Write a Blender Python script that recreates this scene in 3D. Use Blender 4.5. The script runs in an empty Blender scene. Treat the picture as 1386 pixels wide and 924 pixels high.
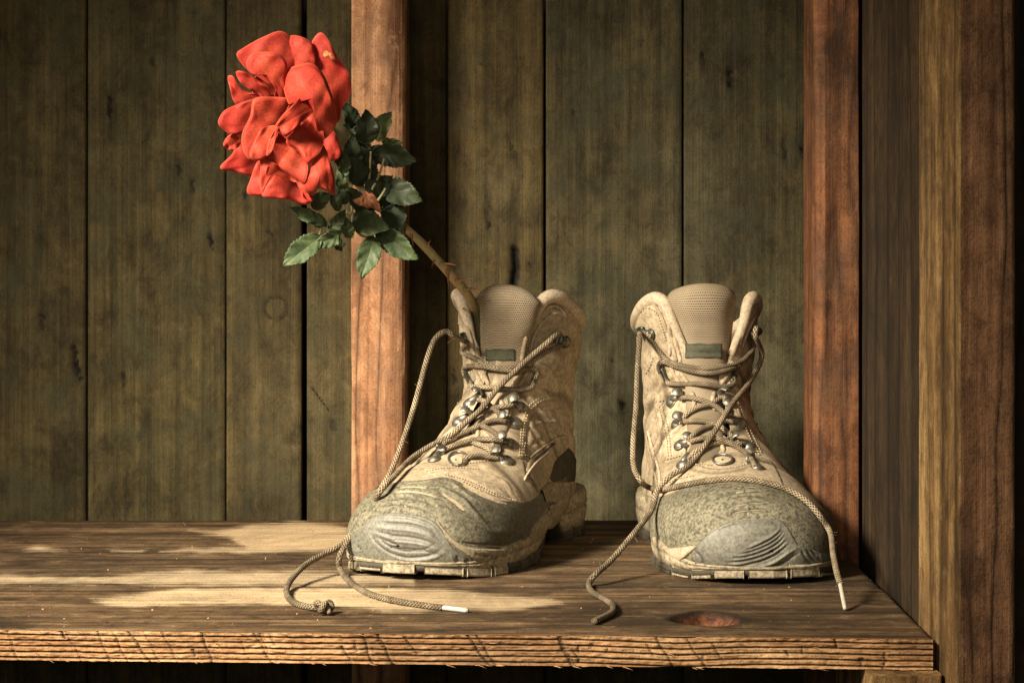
import bpy, bmesh, math, random
import numpy as np
from mathutils import Vector, noise
from mathutils.bvhtree import BVHTree

# ---------------------------------------------------------------- camera
SC = bpy.context.scene
COL = SC.collection
F, CX, CY, H = 3100.0, 693.0, 295.0, 0.2452     # focal length and horizon in photo pixels, eye height over the shelf
cam_d = bpy.data.cameras.new('camera')
cam = bpy.data.objects.new('camera', cam_d); COL.objects.link(cam)
cam.location = (0, 0, H); cam.rotation_euler = (math.radians(90), 0, 0)
cam_d.sensor_width = 36; cam_d.lens = 36 * F / 1386
cam_d.shift_y = -(462 - CY) / 1386
cam_d.clip_start = 0.02; cam_d.clip_end = 50
SC.camera = cam

# ---------------------------------------------------------------- light
w = bpy.data.worlds.new('World'); SC.world = w; w.use_nodes = True
bg = w.node_tree.nodes['Background']
bg.inputs[0].default_value = (1.0, 0.88, 0.66, 1); bg.inputs[1].default_value = 0.055

def area(name, loc, target, size, power, color, spread=180, size_y=None):
    d = bpy.data.lights.new(name, 'AREA'); d.shape = 'RECTANGLE'
    d.size = size; d.size_y = size_y or size; d.energy = power; d.color = color; d.spread = math.radians(spread)
    o = bpy.data.objects.new(name, d); COL.objects.link(o); o.location = loc
    o.rotation_euler = (Vector(target) - Vector(loc)).to_track_quat('-Z', 'Y').to_euler()
    return o
area('window_light', (-.90, 0.74, 0.86), (.0, 1.68, -.04), 0.34, 5.8, (1.0, 0.87, 0.68), 45)
area('room_light', (-.15, 0.0, 0.45), (.0, 1.75, -.02), 0.5, .42, (1.0, 0.86, 0.64), 50)
SC.view_settings.view_transform = 'Standard'; SC.view_settings.look = 'None'
SC.view_settings.exposure = 0.0; SC.view_settings.gamma = 1.0

def P(px, py, Y):
    """photo pixel at depth Y -> point"""
    return Vector(((px - CX) * Y / F, Y, H - (py - CY) * Y / F))
def pix(p): return (CX + F * p[0] / p[1], CY + F * (H - p[2]) / p[1])

# ---------------------------------------------------------------- scene helpers
def tag(o, label=None, cat=None, group=None, kind=None):
    for k, v in (('label', label), ('category', cat), ('group', group), ('kind', kind)):
        if v: o[k] = v
    return o
def empty(name, loc, **kw):
    o = bpy.data.objects.new(name, None); COL.objects.link(o); o.location = loc; o.empty_display_size = .02
    return tag(o, **kw)
def mobj(name, verts, faces, mat, parent=None, smooth=True, uv=None, attrs=None, mats=None, fmat=None):
    """one mesh object, vertices given in world space"""
    me = bpy.data.meshes.new(name)
    off = Vector((0, 0, 0))
    q = parent
    while q is not None: off += q.location; q = q.parent
    V = np.asarray(verts, dtype=float).reshape(-1, 3) - np.array(off)
    me.from_pydata(V.tolist(), [], faces if isinstance(faces, list) else [list(map(int, f)) for f in faces])
    for m in (mats or [mat]): me.materials.append(m)
    if fmat is not None: me.polygons.foreach_set('material_index', np.asarray(fmat, dtype=np.int32))
    me.polygons.foreach_set('use_smooth', np.full(len(me.polygons), smooth))
    if uv is not None:
        l = me.uv_layers.new(name='UVMap')
        li = np.zeros(len(me.loops), dtype=np.int32); me.loops.foreach_get('vertex_index', li)
        l.data.foreach_set('uv', np.asarray(uv, dtype=np.float32)[li].ravel())
    for k, a in (attrs or {}).items():
        at = me.attributes.new(k, 'FLOAT', 'POINT'); at.data.foreach_set('value', np.asarray(a, dtype=np.float32))
    me.update()
    o = bpy.data.objects.new(name, me); COL.objects.link(o)
    if parent: o.parent = parent
    return o
def gridfaces(n, m, closed_m=False, off=0):
    i, j = np.meshgrid(np.arange(n - 1), np.arange(m if closed_m else m - 1), indexing='ij')
    j2 = (j + 1) % m
    f = np.stack([i * m + j, i * m + j2, (i + 1) * m + j2, (i + 1) * m + j], -1).reshape(-1, 4) + off
    return f.tolist()
def sstep(a, b, x):
    t = np.clip((np.asarray(x, dtype=float) - a) / (b - a), 0, 1); return t * t * (3 - 2 * t)
def crom(pts, n, closed=False):
    """Catmull-Rom resampled to n points, even in arc length"""
    P_ = np.asarray(pts, dtype=float)
    if P_.ndim == 1: P_ = P_[:, None]
    if len(P_) == 2: return P_[0] + (P_[1] - P_[0]) * np.linspace(0, 1, n)[:, None]
    if closed: E = np.vstack([P_[-1:], P_, P_[:2]])
    else: E = np.vstack([2 * P_[0] - P_[1], P_, 2 * P_[-1] - P_[-2]])
    out = []
    for i in range(len(E) - 3):
        t = np.linspace(0, 1, 24, endpoint=False)[:, None]
        a, b, c, d = E[i:i + 4]
        out.append(.5 * (2 * b + (c - a) * t + (2 * a - 5 * b + 4 * c - d) * t ** 2 + (3 * b - a - 3 * c + d) * t ** 3))
    out.append(E[-2][None]); Q = np.vstack(out)
    s = np.concatenate([[0], np.cumsum(np.linalg.norm(np.diff(Q, axis=0), axis=1))])
    k = np.linspace(0, s[-1], n + (1 if closed else 0))
    R = np.stack([np.interp(k, s, Q[:, c]) for c in range(Q.shape[1])], 1)
    return R[:n]
def plen(p): return float(np.sum(np.linalg.norm(np.diff(np.asarray(p), axis=0), axis=1)))
def frames(path):
    p = np.asarray(path, dtype=float); n = len(p)
    T = np.gradient(p, axis=0); T /= np.linalg.norm(T, axis=1)[:, None] + 1e-12
    N = np.zeros_like(p); a = np.array([0, 0, 1.0]) if abs(T[0][2]) < .8 else np.array([0, 1.0, 0])
    N[0] = np.cross(T[0], a); N[0] /= np.linalg.norm(N[0])
    for i in range(1, n):
        v = N[i - 1] - T[i] * np.dot(N[i - 1], T[i]); N[i] = v / (np.linalg.norm(v) + 1e-12)
    return T, N, np.cross(T, N)
def tube_vf(path, rad, k=10, off=0, cap=True, squash=None):
    """tube along path; rad a number or per-point array"""
    p = np.asarray(path, dtype=float); n = len(p); T, N, B = frames(p)
    r = np.broadcast_to(np.asarray(rad, dtype=float), (n,))
    a = np.arange(k) * 2 * math.pi / k
    V = p[:, None] + r[:, None, None] * (np.cos(a)[None, :, None] * N[:, None] + np.sin(a)[None, :, None] * B[:, None])
    V = V.reshape(-1, 3); fs = gridfaces(n, k, True, off)
    if cap:
        V = np.vstack([V, p[:1], p[-1:]]); c0, c1 = off + n * k, off + n * k + 1
        fs += [[c0, off + (j + 1) % k, off + j] for j in range(k)] + [[c1, off + (n - 1) * k + j, off + (n - 1) * k + (j + 1) % k] for j in range(k)]
    return V, fs
class Mesh:
    def __init__(s): s.v = []; s.f = []; s.n = 0
    def add(s, V, Fs):
        V = np.asarray(V, dtype=float).reshape(-1, 3)
        s.f += [[i + s.n for i in f] for f in Fs]; s.v.append(V); s.n += len(V); return s
    def tube(s, path, rad, k=8, cap=True):
        V, f = tube_vf(path, rad, k, 0, cap); return s.add(V, f)
    def build(s, name, mat, parent=None, smooth=True): return mobj(name, np.vstack(s.v), s.f, mat, parent, smooth)
def bevel(o, w_=.001, seg=2, ang=35):
    m = o.modifiers.new('bevel', 'BEVEL'); m.width = w_; m.segments = seg; m.limit_method = 'ANGLE'; m.angle_limit = math.radians(ang); return o

# ---------------------------------------------------------------- materials
class NT:
    def __init__(s, name):
        s.m = bpy.data.materials.new(name); s.m.use_nodes = True; s.t = s.m.node_tree; s.b = s.t.nodes['Principled BSDF']
    def n(s, typ, props=None, **inp):
        nd = s.t.nodes.new(typ)
        for k, v in (props or {}).items(): setattr(nd, k, v)
        for k, v in inp.items(): s.set(nd, k, v)
        return nd
    def set(s, nd, k, v):
        i = nd.inputs[int(k[1:])] if k[0] == '_' and k[1:].isdigit() else nd.inputs[k.replace('_', ' ')]
        if isinstance(v, bpy.types.NodeSocket): s.t.links.new(v, i)
        elif isinstance(v, bpy.types.Node): s.t.links.new(v.outputs[0], i)
        else: i.default_value = v
    def math(s, op, a, b=0.0, clamp=False):
        nd = s.n('ShaderNodeMath', {'operation': op, 'use_clamp': clamp}); s.set(nd, '_0', a); s.set(nd, '_1', b); return nd.outputs[0]
    def mix(s, f, a, b, mode='MIX'):
        nd = s.n('ShaderNodeMix', {'data_type': 'RGBA', 'blend_type': mode}); s.set(nd, '_0', f)
        for k, v in (('_6', a), ('_7', b)): s.set(nd, k, v if isinstance(v, (bpy.types.NodeSocket, bpy.types.Node)) or len(v) == 4 else (*v, 1))
        return nd.outputs[2]
    def ramp(s, f, stops, interp='LINEAR'):
        nd = s.n('ShaderNodeValToRGB'); s.set(nd, '_0', f); cr = nd.color_ramp; cr.interpolation = interp
        while len(cr.elements) < len(stops): cr.elements.new(.5)
        for e, (p, c) in zip(cr.elements, stops): e.position = p; e.color = (*c, 1) if len(c) == 3 else (c[0],) * 3 + (1,) if len(c) == 1 else c
        return nd.outputs[0]
    def attr(s, name): return s.n('ShaderNodeAttribute', {'attribute_name': name}).outputs['Fac']
    def noise(s, vec, scale, detail=4, rough=.6, dist=0.0, out=0):
        return s.n('ShaderNodeTexNoise', Vector=vec, Scale=scale, Detail=detail, Roughness=rough, Distortion=dist).outputs[out]
    def mapping(s, vec, scale=(1, 1, 1), loc=(0, 0, 0), rot=(0, 0, 0)):
        return s.n('ShaderNodeMapping', Vector=vec, Scale=scale, Location=loc, Rotation=rot).outputs[0]
    def bump(s, h, strength=.5, dist=.001, normal=None):
        nd = s.n('ShaderNodeBump', Height=h, Strength=strength, Distance=dist)
        if normal is not None: s.set(nd, 'Normal', normal)
        return nd.outputs[0]
    def done(s, col=None, rough=None, normal=None, metal=None, **kw):
        for k, v in (('Base_Color', col), ('Roughness', rough), ('Normal', normal), ('Metallic', metal), *kw.items()):
            if v is not None: s.set(s.b, k, v if not isinstance(v, tuple) or len(v) == 4 or k not in ('Base_Color',) else (*v, 1))
        return s.m
def ocoord(m): return m.n('ShaderNodeTexCoord').outputs['Object']

def wood(name, axis, cols, ring=14.0, dark=.5, rough=.8, bump=.6, grime=.5, fine=1.0, patch=None, tint=None, contrast=1.0, mottle=1.0, hole=False, pale=None, rs=(.55, 6.0), lp=2.2, vary=0.0):
    """weathered board; grain runs along axis 0/1/2.  cols = (dark, mid, light).  patch = colour where attribute 'wear' is 1, 'dirt' darkens"""
    m = NT(name); co = ocoord(m)
    rnd = m.n('ShaderNodeObjectInfo').outputs['Random']
    offs = m.n('ShaderNodeCombineXYZ'); v = m.math('MULTIPLY', rnd, 7.3)
    for i in range(3): m.set(offs, '_%d' % i, v)
    co = m.n('ShaderNodeVectorMath', {'operation': 'ADD'}, _0=co, _1=offs.outputs[0]).outputs[0]
    def st(a, b): s = [b, b, b]; s[axis] = a; return tuple(s)
    warp = m.noise(m.mapping(co, st(2.0, 9.0)), 1.0, 3, .5, 0, 1)
    wv = m.n('ShaderNodeVectorMath', {'operation': 'MULTIPLY_ADD'}, _0=warp, _1=(.06,) * 3, _2=co).outputs[0]
    # growth rings: broad noise cut into bands
    broad = m.noise(m.mapping(wv, st(*rs)), 1.0, 2, .45)
    bands = m.math('FRACT', m.math('MULTIPLY', broad, ring))
    bands = m.math('SUBTRACT', 1.0, m.math('ABSOLUTE', m.math('SUBTRACT', m.math('MULTIPLY', bands, 2.0), 1.0)))
    late = m.math('POWER', bands, lp)
    fib = m.noise(m.mapping(co, st(7.0, 420 * fine)), 1.0, 5, .7)
    fib2 = m.noise(m.mapping(co, st(3.0, 110 * fine)), 1.0, 4, .6)
    blot = m.noise(co, 9.0, 6, .72, .6)
    motl = m.noise(m.mapping(co, st(.6, 1.0)), 55.0, 6, .78, .4)
    scr = m.noise(m.mapping(co, st(240, 14)), 1.0, 3, .6)
    speck = m.noise(co, 620.0, 3, .7)
    c = m.ramp(m.math('ADD', m.math('MULTIPLY', fib2, .62), m.math('MULTIPLY', fib, .38)), [(.34, cols[0]), (.50, cols[1]), (.67, cols[2])])
    c = m.mix(m.math('MULTIPLY', late, .75 * contrast), c, tuple(x * dark for x in cols[0]), 'MIX')
    c = m.mix(m.ramp(motl, [(.36, (.75 * mottle,)), (.52, (0,))]), c, tuple(x * .42 for x in cols[0]))
    c = m.mix(m.ramp(motl, [(.55, (0,)), (.74, (.6 * mottle,))]), c, tuple(min(1, x * 1.25) for x in cols[2]))
    c = m.mix(m.ramp(scr, [(.34, (.12 * mottle,)), (.46, (0,))]), c, tuple(x * .5 for x in cols[0]))
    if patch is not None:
        pale_area = m.attr('pale_area')
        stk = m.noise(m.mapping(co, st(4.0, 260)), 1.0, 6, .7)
        f = m.math('ADD', m.math('MULTIPLY', m.math('SUBTRACT', m.math('ADD', m.math('MULTIPLY', stk, .7), m.math('MULTIPLY', motl, .3)), .5), 3.0), m.math('MULTIPLY', pale_area, 1.7))
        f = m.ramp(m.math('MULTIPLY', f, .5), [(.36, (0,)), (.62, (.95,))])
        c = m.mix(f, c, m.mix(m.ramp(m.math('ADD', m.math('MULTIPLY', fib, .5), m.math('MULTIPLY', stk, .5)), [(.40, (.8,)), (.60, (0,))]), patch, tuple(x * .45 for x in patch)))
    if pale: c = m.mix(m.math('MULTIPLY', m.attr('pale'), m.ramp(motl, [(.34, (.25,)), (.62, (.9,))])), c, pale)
    c = m.mix(m.ramp(blot, [(.36, (grime,)), (.60, (0,))]), c, (.012, .010, .006), 'MIX')
    if tint: c = m.mix(m.ramp(m.noise(co, 22, 5, .7), [(.45, (0,)), (.70, (.75,))]), c, tint)
    c = m.mix(m.ramp(speck, [(.30, (.5,)), (.48, (0,))]), c, (.012, .010, .006))
    if vary: c = m.mix(vary, c, m.ramp(rnd, [(.0, (1.25, 1.0, .62)), (.35, (.70, .74, .72)), (.65, (1.15, 1.12, .85)), (1.0, (.82, .66, .46))]), 'MULTIPLY')
    if hole: c = m.mix(m.attr('hole'), c, m.mix(m.ramp(m.noise(co, 260, 4, .7), [(.35, (0,)), (.65, (1,))]), (.05, .018, .008), (.23, .085, .038)))
    c = m.mix(m.attr('dirt'), c, (.006, .005, .004))
    hgt = m.math('SUBTRACT', m.math('ADD', m.math('MULTIPLY', fib, .6), m.math('MULTIPLY', fib2, .5)), m.math('MULTIPLY', late, -.35 if patch is not None else .35))
    hgt = m.math('ADD', hgt, m.math('ADD', m.math('MULTIPLY', speck, .3), m.math('MULTIPLY', motl, .5)))
    return m.done(c, rough, m.bump(hgt, bump, .0016), Specular_IOR_Level=.25)
# ================================================================ boot form
# local frame: s along the foot (0 heel back .. .27 toe), t to the viewer's right, z up
RINGS = [ # Fs, Fz, Bs, Bz, W, hc, top exponent, bottom exponent, width exponent at bottom
 (.2668,.0215,.2668,.0205,.0012,.50,1.0,.9,.9),
 (.2658,.031,.2658,.0140,.0125,.46,1.0,.8,.8),
 (.2630,.039,.2640,.010,.024,.42,1.0,.7,.6),
 (.2540,.049,.2560,.007,.0385,.36,1.0,.6,.55),
 (.2380,.057,.2420,.006,.0485,.32,1.0,.5,.5),
 (.2150,.063,.2180,.006,.0550,.30,1.0,.45,.45),
 (.1880,.069,.1880,.006,.0565,.28,1.05,.45,.45),
 (.1640,.078,.1560,.007,.0535,.28,1.1,.45,.5),
 (.1450,.090,.1200,.009,.0480,.30,1.1,.5,.55),
 (.1310,.103,.0760,.011,.0430,.36,1.05,.6,.7),
 (.1210,.115,.0300,.018,.0385,.42,1.0,.75,.8),
 (.1150,.126,.0110,.045,.0368,.48,1.0,.9,.9),
 (.1120,.137,.0160,.080,.0375,.5,1.0,1,1),
 (.1110,.147,.0150,.112,.0405,.5,1.0,1,1),
 (.1120,.156,.0110,.140,.0425,.5,1.0,1,1),
 (.1140,.165,.0060,.162,.0435,.5,1.0,1,1)]
NR = len(RINGS)
class Form:
    def __init__(s, O, ang, sc, skew=0., lean=0., rings=None, zs=1.0, ws=1.0):
        s.O = np.array(O, dtype=float); a = math.radians(ang)
        s.T = np.array([math.sin(a), -math.cos(a), 0]); s.N = np.array([math.cos(a), math.sin(a), 0]); s.Z = np.array([0, 0, 1.])
        s.sc = sc; s.skew = skew; s.lean = lean; s.zs = zs; s.ws = ws
        R = np.array(rings or RINGS); k = np.arange(len(R))
        s.uu = np.linspace(0, 1, 400); Q = crom_param(R, s.uu)
        s.tab = Q
    def world(s, l): l = np.asarray(l, dtype=float); return s.O + (l[..., 0:1] * s.T + l[..., 1:2] * s.N + l[..., 2:3] * s.Z) * s.sc
    def local(s, w_):
        d = (np.asarray(w_, dtype=float) - s.O) / s.sc; return np.stack([d @ s.T, d @ s.N, d[..., 2]], -1)
    def surf(s, u, v):
        """u 0 toe .. 1 collar; v angle, 0 = front/top centre line, +-pi = sole/heel.  local coordinates"""
        u = np.asarray(u, dtype=float); v = np.asarray(v, dtype=float)
        u, v = np.broadcast_arrays(u, v)
        q = [np.interp(u, s.uu, s.tab[:, i]) for i in range(9)]
        Fs, Fz, Bs, Bz, W, hc, pt, pb, wb = q
        a, b = np.cos(v), np.sin(v)
        Cs, Cz = Bs + (Fs - Bs) * hc, Bz + (Fz - Bz) * hc
        up = a > 0
        aa = np.abs(a)
        al = np.where(up, aa ** pt, aa ** pb)
        ss = np.where(up, Cs + (Fs - Cs) * al, Cs + (Bs - Cs) * al)
        zz = np.where(up, Cz + (Fz - Cz) * al, Cz + (Bz - Cz) * al)
        wexp = np.where(up, 1.0, wb)
        tt = W * s.ws * np.sign(b) * np.abs(b) ** wexp
        # collar: flaps rise beside the tongue, back dips
        k = sstep(.81, 1.0, u); av = np.abs(v)
        rise = .0100 * np.exp(-((av - 1.0) / .38) ** 2) - .0170 * sstep(1.25, 2.5, av) - .004 * np.exp(-(av / .5) ** 2)
        zz = zz * s.zs + k * rise
        fl = k * k * np.exp(-((av - 1.2) / .6) ** 2) * .001
        tt = tt + np.sign(b) * fl
        # foot bends inwards a little, shaft leans
        tt = tt + s.skew * ((ss - .10) / .16) ** 2 * sstep(.05, .2, ss) + s.lean * np.clip(zz - .06, 0, 1)
        return np.stack([ss, tt, zz], -1)
    def normal(s, u, v, e=1e-3):
        du = s.surf(np.clip(u + e, 0, 1), v) - s.surf(np.clip(u - e, 0, 1), v); dv = s.surf(u, v + e) - s.surf(u, v - e)
        n = np.cross(dv, du); return n / (np.linalg.norm(n, axis=-1, keepdims=True) + 1e-12)
def crom_param(R, uu):
    n = len(R); out = np.zeros((len(uu), R.shape[1])); E = np.vstack([2 * R[0] - R[1], R, 2 * R[-1] - R[-2]])
    x = uu * (n - 1); i = np.clip(x.astype(int), 0, n - 2); t = (x - i)[:, None]
    a, b, c, d = E[i], E[i + 1], E[i + 2], E[i + 3]
    return .5 * (2 * b + (c - a) * t + (2 * a - 5 * b + 4 * c - d) * t ** 2 + (3 * b - a - 3 * c + d) * t ** 3)
BL = Form((.0300,1.822,0), -21.5, 1.07, skew=-.002, lean=0)
BR = Form((.132,1.815,0), 8, 1.06, skew=0.002, lean=0.0)
# ================================================================ setting: wall, posts, shelf
M = {}
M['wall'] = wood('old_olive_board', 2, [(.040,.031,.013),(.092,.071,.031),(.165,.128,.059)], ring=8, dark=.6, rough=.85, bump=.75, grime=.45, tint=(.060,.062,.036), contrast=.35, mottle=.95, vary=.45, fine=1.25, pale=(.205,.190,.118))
M['post'] = wood('red_pine', 2, [(.32,.130,.060),(.58,.29,.145),(.80,.50,.28)], ring=13, dark=.35, rough=.7, bump=.6, grime=.55, mottle=.8, tint=(.30,.17,.10), rs=(.12, 15.0), lp=5, contrast=1.3)
M['post_dark'] = wood('brown_pine', 2, [(.10,.036,.014),(.215,.082,.032),(.35,.155,.066)], ring=13, dark=.35, rough=.7, bump=.7, grime=.6, mottle=.9, tint=(.12,.06,.03), rs=(.12, 15.0))
M['big'] = wood('rough_timber', 2, [(.12,.060,.020),(.33,.190,.072),(.60,.40,.17)], ring=9, dark=.35, rough=.85, bump=1.0, grime=.6, fine=.3, mottle=.9, rs=(.15, 7.0), lp=4)
M['big2'] = wood('brown_shaded_timber_face', 2, [(.115,.052,.024),(.255,.125,.062),(.40,.22,.11)], ring=14, dark=.25, rough=.85, bump=1.0, grime=.4, fine=.6, mottle=.9, rs=(.12, 16.0), lp=4, contrast=1.2)
M['side'] = wood('side_board', 2, [(.022,.012,.005),(.050,.030,.013),(.095,.058,.026)], ring=16, dark=.25, rough=.85, bump=.9, grime=.5, fine=.22, mottle=.9, rs=(.12, 8.0), lp=4, contrast=1.2)
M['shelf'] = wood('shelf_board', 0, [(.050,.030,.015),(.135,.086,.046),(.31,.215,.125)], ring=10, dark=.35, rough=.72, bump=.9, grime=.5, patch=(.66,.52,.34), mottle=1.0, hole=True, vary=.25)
M['edge'] = wood('sawn_edge', 0, [(.30,.13,.050),(.62,.35,.16),(.82,.56,.31)], ring=5, dark=.55, rough=.8, bump=.9, grime=.35, mottle=.6)
mm = NT('black_void'); M['void'] = mm.done((.004, .004, .003, 1), .9)

def nz(x, y, z=0.0): return noise.noise(Vector((x, y, z)))
def segd(X, Y, a, b):
    ax, ay = a; bx, by = b; dx, dy = bx - ax, by - ay; L = dx * dx + dy * dy + 1e-12
    t = np.clip(((X - ax) * dx + (Y - ay) * dy) / L, 0, 1)
    return np.hypot(X - ax - t * dx, Y - ay - t * dy)
def pold(X, Y, pl, closed=False):
    d = np.full(np.shape(X), 1e9); pl = list(pl) + ([pl[0]] if closed else [])
    for a, b in zip(pl[:-1], pl[1:]): d = np.minimum(d, segd(X, Y, a, b))
    return d
def inside(X, Y, pl):
    r = np.zeros(np.shape(X), bool); n = len(pl)
    for i in range(n):
        x1, y1 = pl[i]; x2, y2 = pl[(i + 1) % n]
        c = ((y1 > Y) != (y2 > Y)) & (X < (x2 - x1) * (Y - y1) / (y2 - y1 + 1e-12) + x1); r ^= c
    return r
def sdpoly(X, Y, pl): d = pold(X, Y, pl, True); return np.where(inside(X, Y, pl), d, -d)

# flaws seen in the boards: (x, y photo pixel polyline, half width px, depth m, dirt)
FLAWS = [([(149,133),(148,158)],3.5,.003,1),([(260,246),(261,258)],3.5,.003,1),([(57,426),(59,446)],4,.002,.8),([(100,470),(103,492),(109,515)],4.2,.004,1),
 ([(283,316),(287,336)],3.2,.0025,1),([(333,262),(333,268)],4,.003,1),([(363,312),(368,318)],3,.002,.8),([(165,506),(167,512)],2.6,.002,1),
 ([(988,96),(990,118)],4,.004,1),([(951,74),(953,84)],3.5,.003,1),([(841,545),(846,556)],3.8,.004,1),([(829,487),(829,490)],2.6,.003,1),
 ([(697,338),(699,362),(694,394)],7.5,.006,1),([(717,357),(717,361)],3.6,.003,1),([(660,285),(662,312)],2.6,.002,.7),([(688,186),(700,214)],3.2,.002,.6),
 ([(422,524),(447,560)],1.3,.002,1),([(450,572),(452,580)],8,.001,.55),([(661,300),(663,306)],3,.003,.9),([(1060,196),(1064,214)],3,.002,.8),([(1086,200),(1087,212)],3,.003,1),
 ([(776,152),(777,155)],2.6,.002,.8),([(614,500),(616,520)],3,.002,.6),([(206,80),(208,88)],3,.002,.7),([(242,225),(244,240)],3,.002,.7)]
wall = empty('plank_wall', (0, 1.95, .1), label='olive brown back wall of weathered upright boards behind the boots', cat='wall')
YW = 1.93
wx = [-.56, -.3585, -.2412, -.1752, -.0548, .0277, .1441, .262]
gaps = [.0008, .0011, .0010, .0036, .0008, .0016, .0010, .001]
for i in range(len(wx) - 1):
    x0, x1 = wx[i] + gaps[i] * .6, wx[i + 1] - gaps[i + 1] * .6
    z0, z1 = -.42, .46; n, m = int((x1 - x0) / .0018) + 2, int((z1 - z0) / .0024)
    X, Z = np.meshgrid(np.linspace(x0, x1, n), np.linspace(z0, z1, m), indexing='ij')
    PX, PY = CX + F * X / YW, CY + F * (H - Z) / YW
    yy = YW + .0012 * math.sin(i * 2.4) + .0016 * np.sin((X - x0) / (x1 - x0) * math.pi) * ((i % 2) * 2 - 1)
    dirt = np.zeros_like(X); pale_area = np.zeros_like(X)
    edge = np.minimum(X - x0, x1 - X)
    rag = np.array([nz(z * 26 + i * 7, 3.1) for z in Z[0]])
    yy = yy + .0016 * np.exp(-(edge / (.0016 + .0010 * rag[None])) ** 2)
    for pl, hw, dp, dk in FLAWS:
        if pl[0][0] < CX + F * x0 / YW - 20 or pl[0][0] > CX + F * x1 / YW + 20: continue
        wob = hw * (.15 if hw > 5 else 1) * (.45 * np.sin(PY * .55 + pl[0][0]) + .3 * np.sin(PY * 1.3 + PX * .6))
        d = pold(PX + wob, PY, pl)
        g = np.exp(-(d / hw) ** 2 * 2.6); yy = yy + dp * g; dirt = np.maximum(dirt, dk * np.clip(g * 1.5, 0, 1))
        dirt = np.maximum(dirt, .35 * dk * np.exp(-(np.abs(PX - pl[0][0]) / (hw * 1.6)) ** 2 - (np.abs(PY - pl[0][1]) / (hw * 7)) ** 2))
    # round plugged knot
    d = np.hypot(PX - 374, (PY - 417) * 1.02); yy = yy + .0018 * np.exp(-((d - 15.5) / 1.5) ** 2); dirt = np.maximum(dirt, .75 * np.exp(-((d - 15.5) / 1.6) ** 2))
    pale_area = .85 * np.exp(-((PX - 850) / 190) ** 2 - ((PY - 560) / 170) ** 2) + .8 * np.exp(-((PX - 1050) / 50) ** 2 - ((PY - 600) / 130) ** 2) + .35 * np.exp(-((PX - 420) / 90) ** 2 - ((PY - 560) / 150) ** 2) + .5 * np.exp(-((PX - 680) / 40) ** 2 - ((PY - 250) / 60) ** 2) + .45 * np.exp(-((PX - 940) / 40) ** 2 - ((PY - 300) / 150) ** 2); pale_area = np.clip(pale_area, 0, 1)  # pale patina, and the glow behind the boots painted into the board colour
    V = np.stack([X, yy, Z], -1).reshape(-1, 3); fs = gridfaces(n, m)
    fs = [f[::-1] for f in fs]
    # give the board its thickness: back ring
    idx = lambda a, b: a * m + b
    rim = [idx(a, 0) for a in range(n)] + [idx(n - 1, b) for b in range(1, m)] + [idx(a, m - 1) for a in range(n - 2, -1, -1)] + [idx(0, b) for b in range(m - 2, 0, -1)]
    B = V[rim].copy(); B[:, 1] = YW + .018; k0 = len(V); V = np.vstack([V, B]); R_ = len(rim)
    fs += [[rim[a], k0 + a, k0 + (a + 1) % R_, rim[(a + 1) % R_]] for a in range(R_)] + [[k0 + a for a in range(R_)][::-1]]
    at = lambda q, e=0: np.concatenate([q.ravel(), np.full(R_, float(e))])
    mobj('plank', V, fs, M['wall'], wall, attrs={'dirt': at(dirt, .6), 'pale': at(pale_area)}, smooth=True)

def face_split(o, mat, xe):
    o.data.materials.append(mat)
    for p in o.data.polygons:
        if p.center.x > xe + .0004 * nz(p.center.z * 40, 2.0): p.material_index = 1
def box_grid(name, x0, x1, y0, y1, z0, z1, mat, parent=None, seg=.012, chamf=None, wob=.0011, seed=0, dirt=0, kind=2):
    """post with its own section polygon, swept along z in steps, faces slightly uneven"""
    sec = chamf or [(x0, y0), (x1, y0), (x1, y1), (x0, y1)]
    # subdivide the section
    P_ = []
    for a, b in zip(sec, sec[1:] + sec[:1]):
        L = math.dist(a, b); k = max(1, int(L / .004))
        for j in range(k): P_.append((a[0] + (b[0] - a[0]) * j / k, a[1] + (b[1] - a[1]) * j / k))
    P_ = np.array(P_); c = P_.mean(0); k = len(P_); n = int((z1 - z0) / seg) + 1; zz = np.linspace(z0, z1, n)
    V = []
    for z in zz:
        for q in P_:
            w_ = wob * nz(q[0] * 90 + seed, z * 7, q[1] * 90) + wob * .5 * nz(q[0] * 200, z * 40 + seed, q[1] * 200)
            d = (q - c) / (np.linalg.norm(q - c) + 1e-9); V.append((q[0] + d[0] * w_, q[1] + d[1] * w_, z))
    fs = gridfaces(n, k, True); fs += [[j for j in range(k)][::-1], [(n - 1) * k + j for j in range(k)]]
    return mobj(name, V, fs, mat, parent, smooth=False)
def rsec(x0, x1, y0, y1, rl=.002, rr=.002):
    """rectangle section whose two front corners are rounded by rl and rr"""
    o = []
    for j in range(5): a = math.pi + j / 4 * math.pi / 2; o.append((x0 + rl + rl * math.cos(a), y0 + rl + rl * math.sin(a)))
    for j in range(7): a = 1.5 * math.pi + j / 6 * math.pi / 2; o.append((x1 - rr + rr * math.cos(a), y0 + rr + rr * math.sin(a)))
    return o + [(x1, y1), (x0, y1)]
pz0, pz1 = -.42, .46
o = box_grid('wooden_post', 0, 0, 0, 0, pz0, pz1, M['post'], chamf=rsec(-.1310, -.0862, 1.868, 1.928, .0012, .013), seed=1)
tag(o, 'reddish pine post standing behind the rose, left of the two posts', 'post', 'upright posts between the wall boards')
o = box_grid('wooden_post', 0, 0, 0, 0, pz0, pz1, M['post_dark'], chamf=rsec(.2165, .2494, 1.645, 1.700, .0085, .0012), seed=5)
tag(o, 'dark red-brown pine post beside the boot without a flower', 'post', 'upright posts between the wall boards')
o = box_grid('corner_timber', 0, 0, 0, 0, pz0, .43, M['big'], chamf=rsec(.2496, .2812, 1.278, 1.404, .0010, .003), seed=9, wob=.0012)
face_split(o, M['big2'], .2505)  # browner front face; light from the left painted in as a darker tone
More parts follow.
